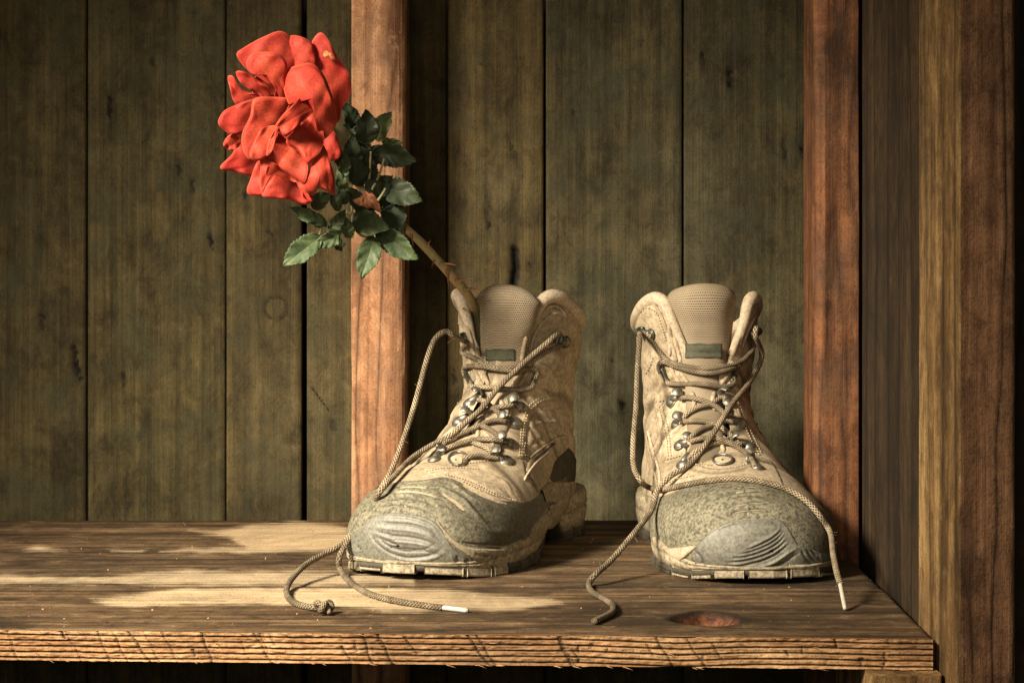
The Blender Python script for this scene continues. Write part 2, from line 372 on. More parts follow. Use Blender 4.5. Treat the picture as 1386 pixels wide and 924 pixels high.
tag(o, 'thick rough-sawn timber at the right edge, past the end of the shelf', 'timber')
side = empty('side_wall', (.26, 1.66, .1), label='brown boarded wall seen edge-on between the dark post and the corner timber', cat='wall')
for y0, y1, sx in ((1.4075, 1.468, 0), (1.4695, 1.70, .0012), (1.7015, 1.925, .0004)):
    box_grid('plank', 0, 0, 0, 0, pz0, pz1, M['side'], side, chamf=[(.2508 + sx, y0), (.268, y0), (.268, y1), (.2508 + sx, y1)], seed=y0 * 50, wob=.0005)
dk = mobj('backing_board', [(.2830, 1.34, -.42), (.36, 1.34, -.42), (.36, 1.34, .46), (.2830, 1.34, .46), (.2830, 1.36, -.42), (.36, 1.36, -.42), (.36, 1.36, .46), (.2830, 1.36, .46)],
          [[0,1,2,3],[5,4,7,6],[4,0,3,7],[1,5,6,2],[3,2,6,7],[4,5,1,0]], M['side'], smooth=False)  # recessed board in the side wall's dark brown
tag(dk, 'strip of dark board at the far right edge behind the corner timber', 'board')
bd = mobj('backdrop', [(-1.2, 2.02, -.5), (1.0, 2.02, -.5), (1.0, 2.02, .7), (-1.2, 2.02, .7)], [[0, 1, 2, 3]], M['void'], smooth=False); tag(bd, kind='structure')

# ---- shelf: three boards, the front one with its sawn edge
shelf = empty('shelf', (0, 1.6, 0), label='worn wooden shelf of three boards carrying both boots', cat='shelf')
def yf(x): return 1.3475 - .055 * x           # front edge line
PATCH = [  # paler areas of the boards: photo outline
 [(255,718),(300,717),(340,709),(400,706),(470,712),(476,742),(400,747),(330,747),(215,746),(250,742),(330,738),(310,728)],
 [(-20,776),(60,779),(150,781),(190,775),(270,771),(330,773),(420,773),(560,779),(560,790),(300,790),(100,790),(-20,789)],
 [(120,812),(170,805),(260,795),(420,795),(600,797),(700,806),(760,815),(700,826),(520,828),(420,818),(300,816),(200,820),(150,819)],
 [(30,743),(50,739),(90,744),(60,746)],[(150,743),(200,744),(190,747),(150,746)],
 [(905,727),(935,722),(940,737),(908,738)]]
def shelf_plank(y0f, y1f, x1f, seed, front=False):
    xs = np.arange(-.52, .2465, .0016); n = len(xs); m = int((y1f(0) - y0f(0)) / .0026)
    V = np.zeros((n, m, 3)); dirt = np.zeros((n, m)); pale_area = np.zeros((n, m))
    t = np.linspace(0, 1, m)
    rag0 = np.array([nz(x * 30 + seed, .3) for x in xs]); rag1 = np.array([nz(x * 30 + seed, 9.3) for x in xs])
    xe = x1f
    X = np.repeat(np.clip(xs, None, xe)[:, None], m, 1)
    Y0, Y1 = y0f(xs), y1f(xs); Y = Y0[:, None] + (Y1 - Y0)[:, None] * t[None]
    if front: X = X
    PX, PY = CX + F * X / Y, CY + F * H / Y
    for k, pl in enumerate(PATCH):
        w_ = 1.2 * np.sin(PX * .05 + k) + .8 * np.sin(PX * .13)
        sd = sdpoly(PX, PY + w_ * .6, pl); pale_area = np.maximum(pale_area, sstep(-13, 12, sd))
    e0, e1 = Y - Y0[:, None], Y1[:, None] - Y
    Z = -.0011 * np.exp(-(e0 / (.0016 + .0008 * rag0[:, None])) ** 2) - .0011 * np.exp(-(e1 / (.0014 + .0008 * rag1[:, None])) ** 2)
    Z = Z - .0015 * np.exp(-((xe - X) / .0015) ** 2)
    # ridged grain along x
    gr = np.array([[nz(y * 420 + seed * 3, x * 5) for y in Y[0]] for x in xs[::6]]); gr = np.repeat(gr, 6, 0)[:n]
    Z = Z + .00035 * gr * (1.6 if front else 1)
    if front:   # knot hole, and the small dents near it
        kx, ky = .1305, 0; kY = .2452 * F / (838 - CY); kX = (957 - CX) * kY / F
        kY = 1.400; kX = (957 - CX) * kY / F; d = (np.abs((X - kX) / .0225) ** 1.6 + np.abs((Y - kY) / .0265) ** 1.6) ** .62 + .06 * np.sin(np.arctan2(Y - kY, X - kX) * 3 + 1)
        Z = Z - .0078 * (1 - sstep(.70, 1.0, d)) + .0008 * np.sin(X * 900 + Y * 400) * (1 - sstep(.5, .8, d)) + .0007 * np.exp(-((d - 1.12) / .1) ** 2)
        hole = 1 - sstep(.85, 1.05, d); dirt = np.maximum(dirt, .85 * np.exp(-((d - 1.0) / .13) ** 2)); dirt = np.maximum(dirt, (1 - sstep(.7, .9, d)) * .75 * sstep(.2, -.9, (X - kX) / .0212 + .35 * np.sin(Y * 700)))  # dark rim; left part of the hole has its shadow painted in
        for fx, fy, r_ in ((1083,766+40,.003),(1182,816,.003),(700,848,.0022),(205,842,.002),(1205,835,.0025)):
            yy_ = .2452 * F / (fy - CY); xx_ = (fx - CX) * yy_ / F; d2 = np.hypot((X - xx_) / (r_ * 2.2), (Y - yy_) / r_)
            Z = Z - .0012 * np.exp(-d2 ** 2); dirt = np.maximum(dirt, .8 * np.exp(-d2 ** 2))
    else: hole = np.zeros_like(X)
    dirt = np.maximum(dirt, .8 * np.maximum(np.exp(-(e1 / .0012) ** 2), 0 if front else np.exp(-(e0 / .0012) ** 2)))
    V = np.stack([X, Y, Z], -1).reshape(-1, 3); fs = [f[::-1] for f in gridfaces(n, m)]
    fs = [f[::-1] for f in fs]
    idx = lambda a, b: a * m + b
    rim = [idx(a, 0) for a in range(n)] + [idx(n - 1, b) for b in range(1, m)] + [idx(a, m - 1) for a in range(n - 2, -1, -1)] + [idx(0, b) for b in range(m - 2, 0, -1)]
    B = V[rim].copy(); B[:, 2] = -.0175; k0 = len(V); V = np.vstack([V, B]); R_ = len(rim)
    # quads outward/down, then bottom
    side_f = [[rim[(a + 1) % R_], rim[a], k0 + a, k0 + (a + 1) % R_] for a in range(R_)]
    fs = [[f[0], f[3], f[2], f[1]] for f in gridfaces(n, m)]
    fs += side_f + [[k0 + a for a in range(R_)]]
    at = lambda q, e=0: np.concatenate([q.ravel(), np.full(R_, float(e))])
    o = mobj('plank', V, fs, M['shelf'], shelf, attrs={'dirt': at(dirt, .5), 'pale_area': at(pale_area), 'hole': at(hole)}, smooth=True)
    return o
ya = lambda x: 1.5235 - .017 * np.asarray(x); yb = lambda x: 1.696 - .006 * np.asarray(x); yc = lambda x: 1.863 + .006 * np.asarray(x)
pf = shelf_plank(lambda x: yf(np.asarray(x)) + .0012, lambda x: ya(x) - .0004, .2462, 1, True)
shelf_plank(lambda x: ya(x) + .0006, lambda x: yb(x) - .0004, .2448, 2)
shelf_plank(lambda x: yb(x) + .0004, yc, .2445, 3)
# sawn front edge: ridged, cross-scored (its own relief)
xs = np.arange(-.52, .2458, .0009); zs = np.linspace(.0002, -.0176, 44); n, m = len(xs), len(zs)
X, Z = np.meshgrid(xs, zs, indexing='ij'); Y = yf(X).copy()
pxx = CX + F * X / Y
wavy = np.array([nz(x * 9, 4.2) * .0011 + nz(x * 40, 1.2) * .0003 for x in xs])[:, None] + .0012 * np.exp(-((X - .10) / .03) ** 2)
tt = (-(Z + wavy)) / .0176
ph = tt * 5.2 + .25; rid = np.abs(np.sin(ph * math.pi))                       # five proud bands
rid = sstep(.18, .62, rid)
fr = np.array([[nz(x * 260, z * 700) for z in zs] for x in xs])
fr2 = np.array([[nz(x * 60, z * 300, 5) for z in zs] for x in xs])
band = np.floor(tt * 5.2 + .25)
amp = .0020 * (.75 + .35 * fr2)
out = amp * rid + .0006 * fr
cut = np.zeros_like(X); rr = random.Random(4)
lines = []
for k in range(34):   # saw scores leaning right, dense at the left
    x0 = rr.choice((-.36, -.30, -.25, -.21, -.155, -.10, -.04, .03, .09, .15)) + rr.gauss(0, .016); lean = rr.uniform(.30, .75); za, zb = (0, -.0176) if rr.random() < .35 else sorted((rr.uniform(0, -.0176), rr.uniform(0, -.0176)), reverse=True)
    lines.append((x0, lean, za, zb, rr.uniform(.5, 1)))
for k in range(16):
    x0 = rr.uniform(.02, .24); lean = rr.uniform(-.6, .6); za = rr.uniform(0, -.014); lines.append((x0, lean, za, za - rr.uniform(.002, .006), rr.uniform(.4, .9)))
for x0, lean, za, zb, s_ in lines:
    d = np.abs(X - (x0 - lean * Z + .0004 * np.sin(Z * 500 + x0 * 90))); ok = (Z <= za) & (Z >= zb)
    cut = np.maximum(cut, np.where(ok, s_ * np.exp(-(d / (.00045 + .0005 * (s_ - .4))) ** 2), 0))
out = out - .0018 * cut * rid
V = np.stack([X, Y - out + .0010, Z], -1).reshape(-1, 3)
dirt = np.clip((1 - rid) * .78 + cut * .8, 0, .95)
# close it to a solid strip
Bk = V.copy(); Bk[:, 1] = yf(V[:, 0]) + .0016
fs = [f[::-1] for f in gridfaces(n, m)]; k0 = n * m
idx = lambda a, b: a * m + b
rim = [idx(a, 0) for a in range(n)] + [idx(n - 1, b) for b in range(1, m)] + [idx(a, m - 1) for a in range(n - 2, -1, -1)] + [idx(0, b) for b in range(m - 2, 0, -1)]
B = Bk[rim]; V = np.vstack([V, B]); R_ = len(rim)
fs += [[rim[a], rim[(a + 1) % R_], k0 + (a + 1) % R_, k0 + a] for a in range(R_)]
mobj('sawn_edge', V, [f[::-1] for f in fs], M['edge'], pf, attrs={'dirt': np.concatenate([dirt.ravel(), np.full(R_, .3)]), 'pale_area': np.zeros(len(V))})
# splinters raised along the arris
sp = Mesh(); 
for k in range(70):
    x = rr.uniform(-.30, .24); y = float(yf(x)); z = rr.choice((-.0002, -.0178, -.0178, rr.uniform(-.002, -.016)))
    a = rr.uniform(-.5, .5); L = rr.uniform(.002, .006)
    sp.tube([(x, y - .0005, z), (x + L * .5, y - .0022, z + L * .2 * a), (x + L, y - .003 - L * .1, z + L * .6 * a)], [.00022, .00018, .00004], 4)
tag(sp.build('splinters', M['edge'], pf), kind='stuff')
# cleat under the shelf
o = box_grid('cleat_block', 0, 0, 0, 0, -.10, -.0182, M['big'], chamf=rsec(.2055, .2480, 1.318, 1.45, .002, .002), seed=21, wob=.002, seg=.003)
tag(o, 'short rough block fixed under the right end of the shelf', 'block')

# crumbs and grit lying on the boards
rr = random.Random(12); gb = Mesh()
for k in range(300):
    x = rr.uniform(-.36, .243); y = rr.uniform(1.36, 1.85); r_ = rr.choice((.0002, .0003, .0004, .0006)) * rr.uniform(.6, 1.2)
    if ((x - .118) / .026) ** 2 + ((y - 1.40) / .030) ** 2 < 1: continue
    a = rr.uniform(0, 6.28); s1, s2 = r_ * rr.uniform(.8, 2.2), r_ * rr.uniform(.5, 1)
    c_, q_ = math.cos(a), math.sin(a); b_ = [(x + c_ * s1 * u_ - q_ * s2 * v_, y + q_ * s1 * u_ + c_ * s2 * v_, .0002 - .0004) for u_, v_ in ((1, 0), (0, 1), (-1, 0), (0, -1))]
    gb.add(b_ + [(x + r_ * .2, y, r_ * .9 + .0002)], [[0, 1, 4], [1, 2, 4], [2, 3, 4], [3, 0, 4]])
o = gb.build('grit', M['edge'], None, smooth=False); tag(o, 'dusty crumbs and grit scattered over the shelf boards', kind='stuff')
# ================================================================ boot materials
def fabric(name, cols, scale=300., bump=.35, rough=.85, grime=(.075,.060,.036), gamt=.45, patchy=18., spec=.2, wdir=None):
    m = NT(name); co = ocoord(m)
    a = m.noise(co, patchy, 5, .65); b = m.noise(co, scale, 4, .7); c_ = m.noise(co, scale * 4, 2, .6); f = m.noise(co, 60, 4, .6)
    c = m.ramp(m.math('ADD', m.math('MULTIPLY', a, .6), m.math('MULTIPLY', f, .4)), [(.28, cols[0]), (.5, cols[1]), (.72, cols[2])])
    c = m.mix(m.ramp(b, [(.38, (gamt,)), (.56, (0,))]), c, grime)
    c = m.mix(m.math('MULTIPLY', m.attr('dirt'), .85), c, grime)
    g2 = m.noise(co, 330, 5, .75, .3)
    c = m.mix(m.ramp(g2, [(.38, (.45,)), (.50, (0,))]), c, tuple(x * .5 for x in cols[0]))
    c = m.mix(m.ramp(g2, [(.60, (0,)), (.75, (.5,))]), c, tuple(min(1, x * 1.2) for x in cols[2]))
    h = m.math('ADD', m.math('MULTIPLY', b, .7), m.math('MULTIPLY', c_, .5)); h = m.math('ADD', h, m.math('MULTIPLY', f, .5))
    return m.done(c, rough, m.bump(h, bump, .0012), Specular_IOR_Level=spec)
M['suede'] = fabric('tan_nubuck', [(.32,.245,.155),(.46,.37,.25),(.57,.475,.34)])
M['suede2'] = fabric('pale_nubuck', [(.38,.29,.18),(.55,.445,.30),(.66,.56,.40)])
M['cap'] = fabric('grey_green_toe_leather', [(.13,.117,.075),(.24,.22,.15),(.38,.345,.245)], scale=420, bump=.6, rough=.62, spec=.4, gamt=.8, grime=(.025,.022,.014))
M['rubber'] = fabric('scuffed_grey_rubber', [(.12,.115,.088),(.21,.205,.165),(.33,.32,.265)], scale=520, bump=.22, rough=.48, spec=.5, gamt=.5, grime=(.03,.028,.02))
M['mid'] = fabric('dusty_midsole_foam', [(.30,.24,.15),(.46,.39,.27),(.58,.51,.37)], scale=300, bump=.35, rough=.7, gamt=.75)
M['out'] = fabric('black_outsole_rubber', [(.03,.027,.02),(.06,.055,.042),(.12,.11,.085)], scale=260, bump=.4, rough=.7)
M['darkleather'] = fabric('dark_heel_rubber', [(.02,.018,.012),(.035,.031,.022),(.06,.052,.036)], scale=300, bump=.4, rough=.7)
M['lining'] = fabric('brown_lining', [(.10,.07,.045),(.17,.125,.08),(.22,.165,.11)], scale=500, bump=.4)
M['pad'] = fabric('pale_padded_collar', [(.44,.345,.235),(.56,.455,.325),(.64,.54,.40)], scale=420, bump=.25, gamt=.35)
M['piping'] = fabric('tan_piping', [(.28,.21,.13),(.40,.31,.20),(.48,.39,.26)], scale=500, bump=.3)
M['thread'] = fabric('cream_thread', [(.38,.30,.19),(.52,.43,.29),(.60,.51,.36)], scale=900, bump=.2, gamt=.3)
M['label'] = fabric('olive_woven_patch', [(.07,.075,.048),(.11,.115,.078),(.15,.155,.11)], scale=900, bump=.6, gamt=.5)
M['webbing'] = fabric('olive_webbing', [(.06,.065,.045),(.10,.105,.075),(.16,.165,.12)], scale=700, bump=.5, gamt=.4)
m_ = NT('worn_nickel'); co = ocoord(m_); nn = m_.noise(co, 300, 4, .7)
M['nickel'] = m_.done(m_.ramp(nn, [(.35, (.12,.105,.075)), (.55, (.30,.28,.24)), (.8, (.46,.44,.38))]), m_.ramp(nn, [(.4, (.6,)), (.7, (.36,))]), m_.bump(nn, .15, .0004), .9)
m_ = NT('green_patina_metal'); co = ocoord(m_); nn = m_.noise(co, 260, 4, .7)
M['dring'] = m_.done(m_.ramp(nn, [(.35, (.035,.04,.03)), (.7, (.14,.15,.115))]), .36, m_.bump(nn, .15, .0004), .55)
m_ = NT('cut_tip'); M['aglet'] = m_.done(m_.mix(m_.noise(ocoord(m_), 400, 4, .7), (.30,.27,.20), (.66,.62,.54)), .4)
m_ = NT('knit_mesh')   # knitted tongue cloth: rows of little loops from the cloth's own UV
uv = m_.n('ShaderNodeUVMap').outputs[0]; sx = m_.n('ShaderNodeSeparateXYZ', _0=uv)
row = m_.math('SINE', m_.math('MULTIPLY', sx.outputs[1], 2 * math.pi)); rowi = m_.math('FLOOR', sx.outputs[1])
colw = m_.math('SINE', m_.math('ADD', m_.math('MULTIPLY', sx.outputs[0], 2 * math.pi), m_.math('MULTIPLY', rowi, math.pi)))
hk = m_.math('ADD', m_.math('MULTIPLY', row, .6), m_.math('MULTIPLY', m_.math('MULTIPLY', row, colw), .45)); co = ocoord(m_)
blot = m_.noise(co, 30, 4, .6)
ck = m_.mix(m_.math('MULTIPLY_ADD', hk, .5, ) if False else m_.math('ADD', m_.math('MULTIPLY', hk, .35), .62, True), (.20,.155,.10), m_.ramp(blot, [(.35, (.38,.30,.20)), (.65, (.56,.46,.33))]))
ck = m_.mix(m_.math('MULTIPLY', m_.attr('dirt'), .8), ck, (.05,.04,.024))
M['knit'] = m_.done(ck, .9, m_.bump(hk, .7, .0009), Specular_IOR_Level=.15)
m_ = NT('braided_lace')
uv = m_.n('ShaderNodeUVMap').outputs[0]; sx = m_.n('ShaderNodeSeparateXYZ', _0=uv)   # u round the lace (turns), v along it in lace widths
a1 = m_.math('SINE', m_.math('MULTIPLY', m_.math('ADD', m_.math('MULTIPLY', sx.outputs[0], 6.0), m_.math('MULTIPLY', sx.outputs[1], 3.0)), 2 * math.pi))
a2 = m_.math('SINE', m_.math('MULTIPLY', m_.math('SUBTRACT', m_.math('MULTIPLY', sx.outputs[0], 6.0), m_.math('MULTIPLY', sx.outputs[1], 3.0)), 2 * math.pi))
hb = m_.math('MAXIMUM', a1, a2); pick = m_.math('ADD', m_.math('MULTIPLY', hb, .5), .5, True); co = ocoord(m_)
cb = m_.mix(pick, (.075,.058,.036), m_.mix(m_.math('ADD', m_.math('MULTIPLY', a1, .5), .5, True), (.36,.27,.17), (.62,.51,.35)))
cb = m_.mix(m_.ramp(m_.noise(co, 45, 5, .7), [(.42, (.75,)), (.60, (0,))]), cb, (.12,.09,.055))
cb = m_.mix(m_.math('MULTIPLY', m_.attr('dirt'), .75), cb, (.030,.023,.014))
M['lace'] = m_.done(cb, .8, m_.bump(m_.math('ADD', hb, m_.math('MULTIPLY', m_.noise(co, 1500, 2), .5)), .9, .0006), Specular_IOR_Level=.2)

# ================================================================ boot builder
def old_u(u): return u if u <= 0 else (u * 14 + 1) / 15 if u * 14 > 1 else u * 14 * 2 / 15
def vgap(u):   # half opening of the throat
    return np.interp(u, [old_u(x) for x in [0, .452, .475, .52, .60, .68, .74, .80, .88, 1.0]], [0, 0, .10, .20, .25, .30, .38, .46, .58, .80])
CREASE = [(.60,1.3,.010,.0016),(.63,1.7,.012,.0014),(.66,1.2,.010,.0016),(.70,1.6,.012,.0016),(.73,1.25,.010,.0013),(.77,1.8,.012,.0013),(.555,1.0,.010,.0012)]
def base(f, u, v, seed=0.):
    """upper surface with its wrinkles and dents, local coordinates"""
    u = np.asarray(u, dtype=float); v = np.asarray(v, dtype=float); u, v = np.broadcast_arrays(u, v)
    p = f.surf(u, v); n = f.normal(u, v); u = (u * 15 - 1) / 14; av = np.abs(v); d = np.zeros(u.shape)
    for cu, cv, wd, am in CREASE:
        line = u - cu - .020 * np.sin(v * 2.1 + cu * 31 + seed) - .012 * np.sin(v * 5.3 + cu * 77)
        d -= am * np.exp(-(line / (wd * .8)) ** 2) * np.exp(-((av - cv) / .65) ** 2)
        d += am * .7 * np.exp(-((line - wd * 1.7) / wd) ** 2) * np.exp(-((av - cv) / .65) ** 2)
    a = .0009 * np.sin(u * 47 + 2.1 * np.sin(v * 1.7 + seed) + seed) * np.sin(v * 3.1 + 4 * u + seed) * sstep(.25, .5, u)
    a += .0005 * np.sin(u * 91 + v * 4.2 + seed * 2) * np.sin(v * 7.1 - 13 * u) * sstep(.3, .55, u)
    # flex folds over the toes
    a -= .0013 * np.exp(-((u - .385 - .01 * np.cos(v * 2)) / .012) ** 2) * sstep(1.5, .4, av)
    a += .0008 * np.exp(-((u - .36) / .012) ** 2) * sstep(1.5, .4, av)
    base.dirt = np.clip(-(d + a) / .0016, 0, 1) * sstep(.12, .4, u)
    return p + n * (d + a)[..., None], n
def shelf_Y(py, z=0.0): return (H - z) * F / (py - CY)

class Boot:
    def __init__(s, f, root, seed):
        s.f, s.root, s.seed = f, root, seed
        U, V_ = np.meshgrid(np.linspace(0, 1, 170), np.linspace(-math.pi, math.pi, 150), indexing='ij')
        p, n = base(f, U, V_, seed); s.U, s.V, s.Wp = U, V_, f.world(p)
        tri = [tuple(q) for q in gridfaces(170, 150)]
        s.bvh = BVHTree.FromPolygons([Vector(q) for q in s.Wp.reshape(-1, 3)], tri)
        s.extra = []
    def ray(s, px, py):
        o = Vector((0, 0, H)); d = Vector(((px - CX) / F, 1, -(py - CY) / F)).normalized()
        best = None
        for b in [s.bvh] + s.extra:
            h = b.ray_cast(o, d)
            if h[0] is not None and (best is None or h[3] < best[3]): best = h
        if best is None:   # off the silhouette: nearest point of the body
            q = P(px, py, s.f.O[1] - .10); h = s.bvh.find_nearest(q); return h[0], (h[1] if h[1].dot(d) < 0 else -h[1])
        n = best[1]; n = n if n.dot(d) < 0 else -n
        return best[0], n
    def on(s, px, py, lift=0.0):
        p, n = s.ray(px, py); d = (Vector((0, 0, H)) - p).normalized(); return p + (n * .6 + d * .4).normalized() * lift
    def grid(s, u0, u1, v0, v1, nu, nv, gap=False):
        U = np.linspace(u0, u1, nu)[:, None]; t = np.linspace(0, 1, nv)[None]
        V = v0 + (v1 - v0) * t + 0 * U; U = U + 0 * V
        p, n = base(s.f, U, V, s.seed); s.gd = base.dirt; w_ = s.f.world(p); nw = n[..., 0:1] * s.f.T + n[..., 1:2] * s.f.N + n[..., 2:3] * s.f.Z
        px = CX + F * w_[..., 0] / w_[..., 1]; py = CY + F * (H - w_[..., 2]) / w_[..., 1]
        view = w_ - np.array([0, 0, H]); facing = -(nw * view).sum(-1) / np.linalg.norm(view, axis=-1)
        return U, V, w_, nw, px, py, facing
    def panel(s, name, poly, h, mat, rng, res, edge=.0010, marks=(), label=None, extra=None, dirt=0.0, sides=True, facemin=-.02, ms=1.0):
        """a piece of the upper lying proud of it by h; poly in photo pixels as seen on the boot"""
        if len(poly) > 2: poly = [tuple(q) for q in crom(poly, len(poly) * 4, True)]
        marks = [([tuple(q) for q in crom(pl, max(3, len(pl) * 4))], a_, b_) for pl, a_, b_ in marks]
        rng = (old_u(rng[0]), old_u(rng[1]), rng[2], rng[3])
        U, V, w_, nw, px, py, fc = s.grid(*rng, *res)
        gd0 = s.gd
        sd = sdpoly(px, py, poly) / 1850.0
        if sides:   # the far side of the foot takes the near side's outline
            Um, Vm, wm, nm, pxm, pym, fm = s.grid(rng[0], rng[1], -rng[2], -rng[3], *res)
            sdm = sdpoly(pxm, pym, poly) / 1850.0
            sd = np.where(fc > facemin, sd, np.where(fm > .05, sdm, -1))
        else: sd = np.where(fc > -.02, sd, -1)
        k = sstep(-edge, edge * .9, sd)
        hh = -.0010 + (h + .0010) * k
        dd = np.full(px.shape, float(dirt)) if np.isscalar(dirt) else dirt(px, py)
        dd = np.maximum(dd, gd0 * .75)
        dd = np.maximum(dd, .55 * np.exp(-(sd / .0012) ** 2))
        for pl, wpx, dep in marks:
            e = np.zeros_like(px); ns = len(pl) - 1
            for q_ in range(ns):
                w9 = min(1, (q_ + .6) / (.22 * ns), (ns - q_ - .4) / (.22 * ns)); e = np.maximum(e, w9 * np.exp(-(segd(px, py, pl[q_], pl[q_ + 1]) / wpx) ** 2))
            e = e * (fc > 0); hh = hh + dep * ms * e * k
            if dep < 0: dd = np.maximum(dd, .75 * e)
        if extra is not None: hh = hh + extra(U, V, px, py, sd) * k
        P_ = w_ + nw * hh[..., None]; nu, nv = px.shape
        keep = sd > -edge * 1.05
        vid = np.full(nu * nv, -1); fs = []
        for q in gridfaces(nu, nv):
            if keep.flat[q[0]] and keep.flat[q[1]] and keep.flat[q[2]] and keep.flat[q[3]]: fs.append(q)
        if not fs: return None
        used = np.unique(np.array(fs)); vid[used] = np.arange(len(used)); fs = vid[np.array(fs)].tolist()
        Vv = P_.reshape(-1, 3)[used]
        o = mobj(name, Vv, fs, mat, s.root, attrs={'dirt': np.asarray(dd).ravel()[used]})
        if label: o['label'] = label
        s.extra.append(BVHTree.FromPolygons([Vector(q) for q in Vv], [tuple(q) for q in fs]))
        return o
    def stitches(s, lines, name='stitching', mat=None, L=2.6, gapf=.45, r=.00050, lift=.0007):
        mb = Mesh()
        for pl in lines:
            q = crom(pl, max(3, int(plen(pl) / (L * (1 + gapf)) * 2)))
            for i in range(0, len(q) - 1, 2):
                a = s.on(*q[i], lift); b = s.on(*q[i + 1], lift)
                if (a - b).length > .006: continue
                mb.tube([a, (a + b) / 2 + (s.ray(*((q[i] + q[i + 1]) / 2))[1]) * .0003, b], [r * .6, r, r * .6], 5)
        if mb.n: o = mb.build(name, mat or M['thread'], s.root); o['kind'] = 'stuff'
    def cord(s, name, pl, r, mat, lift=.0005, k=7, parent=None):
        pts = crom(pl, max(6, int(plen(pl) / 2.5))); q = np.array([s.on(a, b, lift) for a, b in pts])
        q = smooth_path(q, 2); rr = np.full(len(q), r); rr[0] = rr[-1] = r * .3
        V, f_ = tube_vf(q, rr, k); return mobj(name, V, f_, mat, parent or s.root, attrs={'dirt': np.zeros(len(V))})
def smooth_path(q, it=1):
    q = np.array(q, dtype=float)
    for _ in range(it): q[1:-1] = .25 * q[:-2] + .5 * q[1:-1] + .25 * q[2:]
    return q

def build_upper(b):
    f, root = b.f, b.root
    nu, nv = 210, 190
    U = np.linspace(0, 1, nu)[:, None]; g = vgap(U); t = np.linspace(0, 1, nv)[None]
    V = g + t * (2 * math.pi - 2 * g); V = np.where(V > math.pi, V - 2 * math.pi, V); U = U + 0 * V
    p, n = base(f, U, V, b.seed); bd0 = base.dirt; w_ = f.world(p)
    fs = gridfaces(nu, nv)
    mobj('upper', w_.reshape(-1, 3), [q[::-1] for q in fs], M['suede'], root, attrs={'dirt': (.25 * sstep(.09, .02, p[..., 2]) + .75 * bd0).ravel()})
    b.upper_grid = (U, V, w_)
    # lining, inside of the shaft
    i0 = int(nu * .50); pl_ = p[i0:] - n[i0:] * .0042; wl = f.world(pl_)
    fl = gridfaces(nu - i0, nv)
    mobj('lining', wl.reshape(-1, 3), fl, M['lining'], root, attrs={'dirt': np.full(wl.shape[0] * nv, .2)})
    # insole closes the view down the shaft
    uu = np.linspace(.02, .98, 30); tt = np.linspace(-1, 1, 12)
    I = np.array([[(.012 + .24 * a, c * .030 * math.sin(math.pi * min(1, .15 + a * .9)) ** .5, .017) for c in tt] for a in uu])
    mobj('insole', f.world(I).reshape(-1, 3), gridfaces(30, 12), M['lining'], root, attrs={'dirt': np.full(360, .6)})
    # padded collar roll round the top edge, and round both throat edges
    mid = p - n * .0021
    path = [mid[i, 0] for i in range(int(nu * .80), nu, 3)] + [mid[-1, j] for j in range(2, nv - 2, 2)] + [mid[i, -1] for i in range(nu - 1, int(nu * .80), -3)]
    path = smooth_path(np.array(path), 3); L = len(path); a = np.linspace(0, 1, L)
    rad = .0026 + .0026 * sstep(.0, .16, a) * sstep(1, .84, a)
    V2, f2 = tube_vf(f.world(path), rad * f.sc, 12)
    mobj('collar', V2, f2, M['pad'], root, attrs={'dirt': np.zeros(len(V2))})
    for side_ in (0, -1):
        q = [mid[i, side_] for i in range(int(nu * .468), int(nu * .83), 3)]; q = smooth_path(np.array(q), 1)
        V2, f2 = tube_vf(f.world(q), .0019 * f.sc, 8); o = mobj('edge_piping', V2, f2, M['piping'], root, attrs={'dirt': np.zeros(len(V2))})

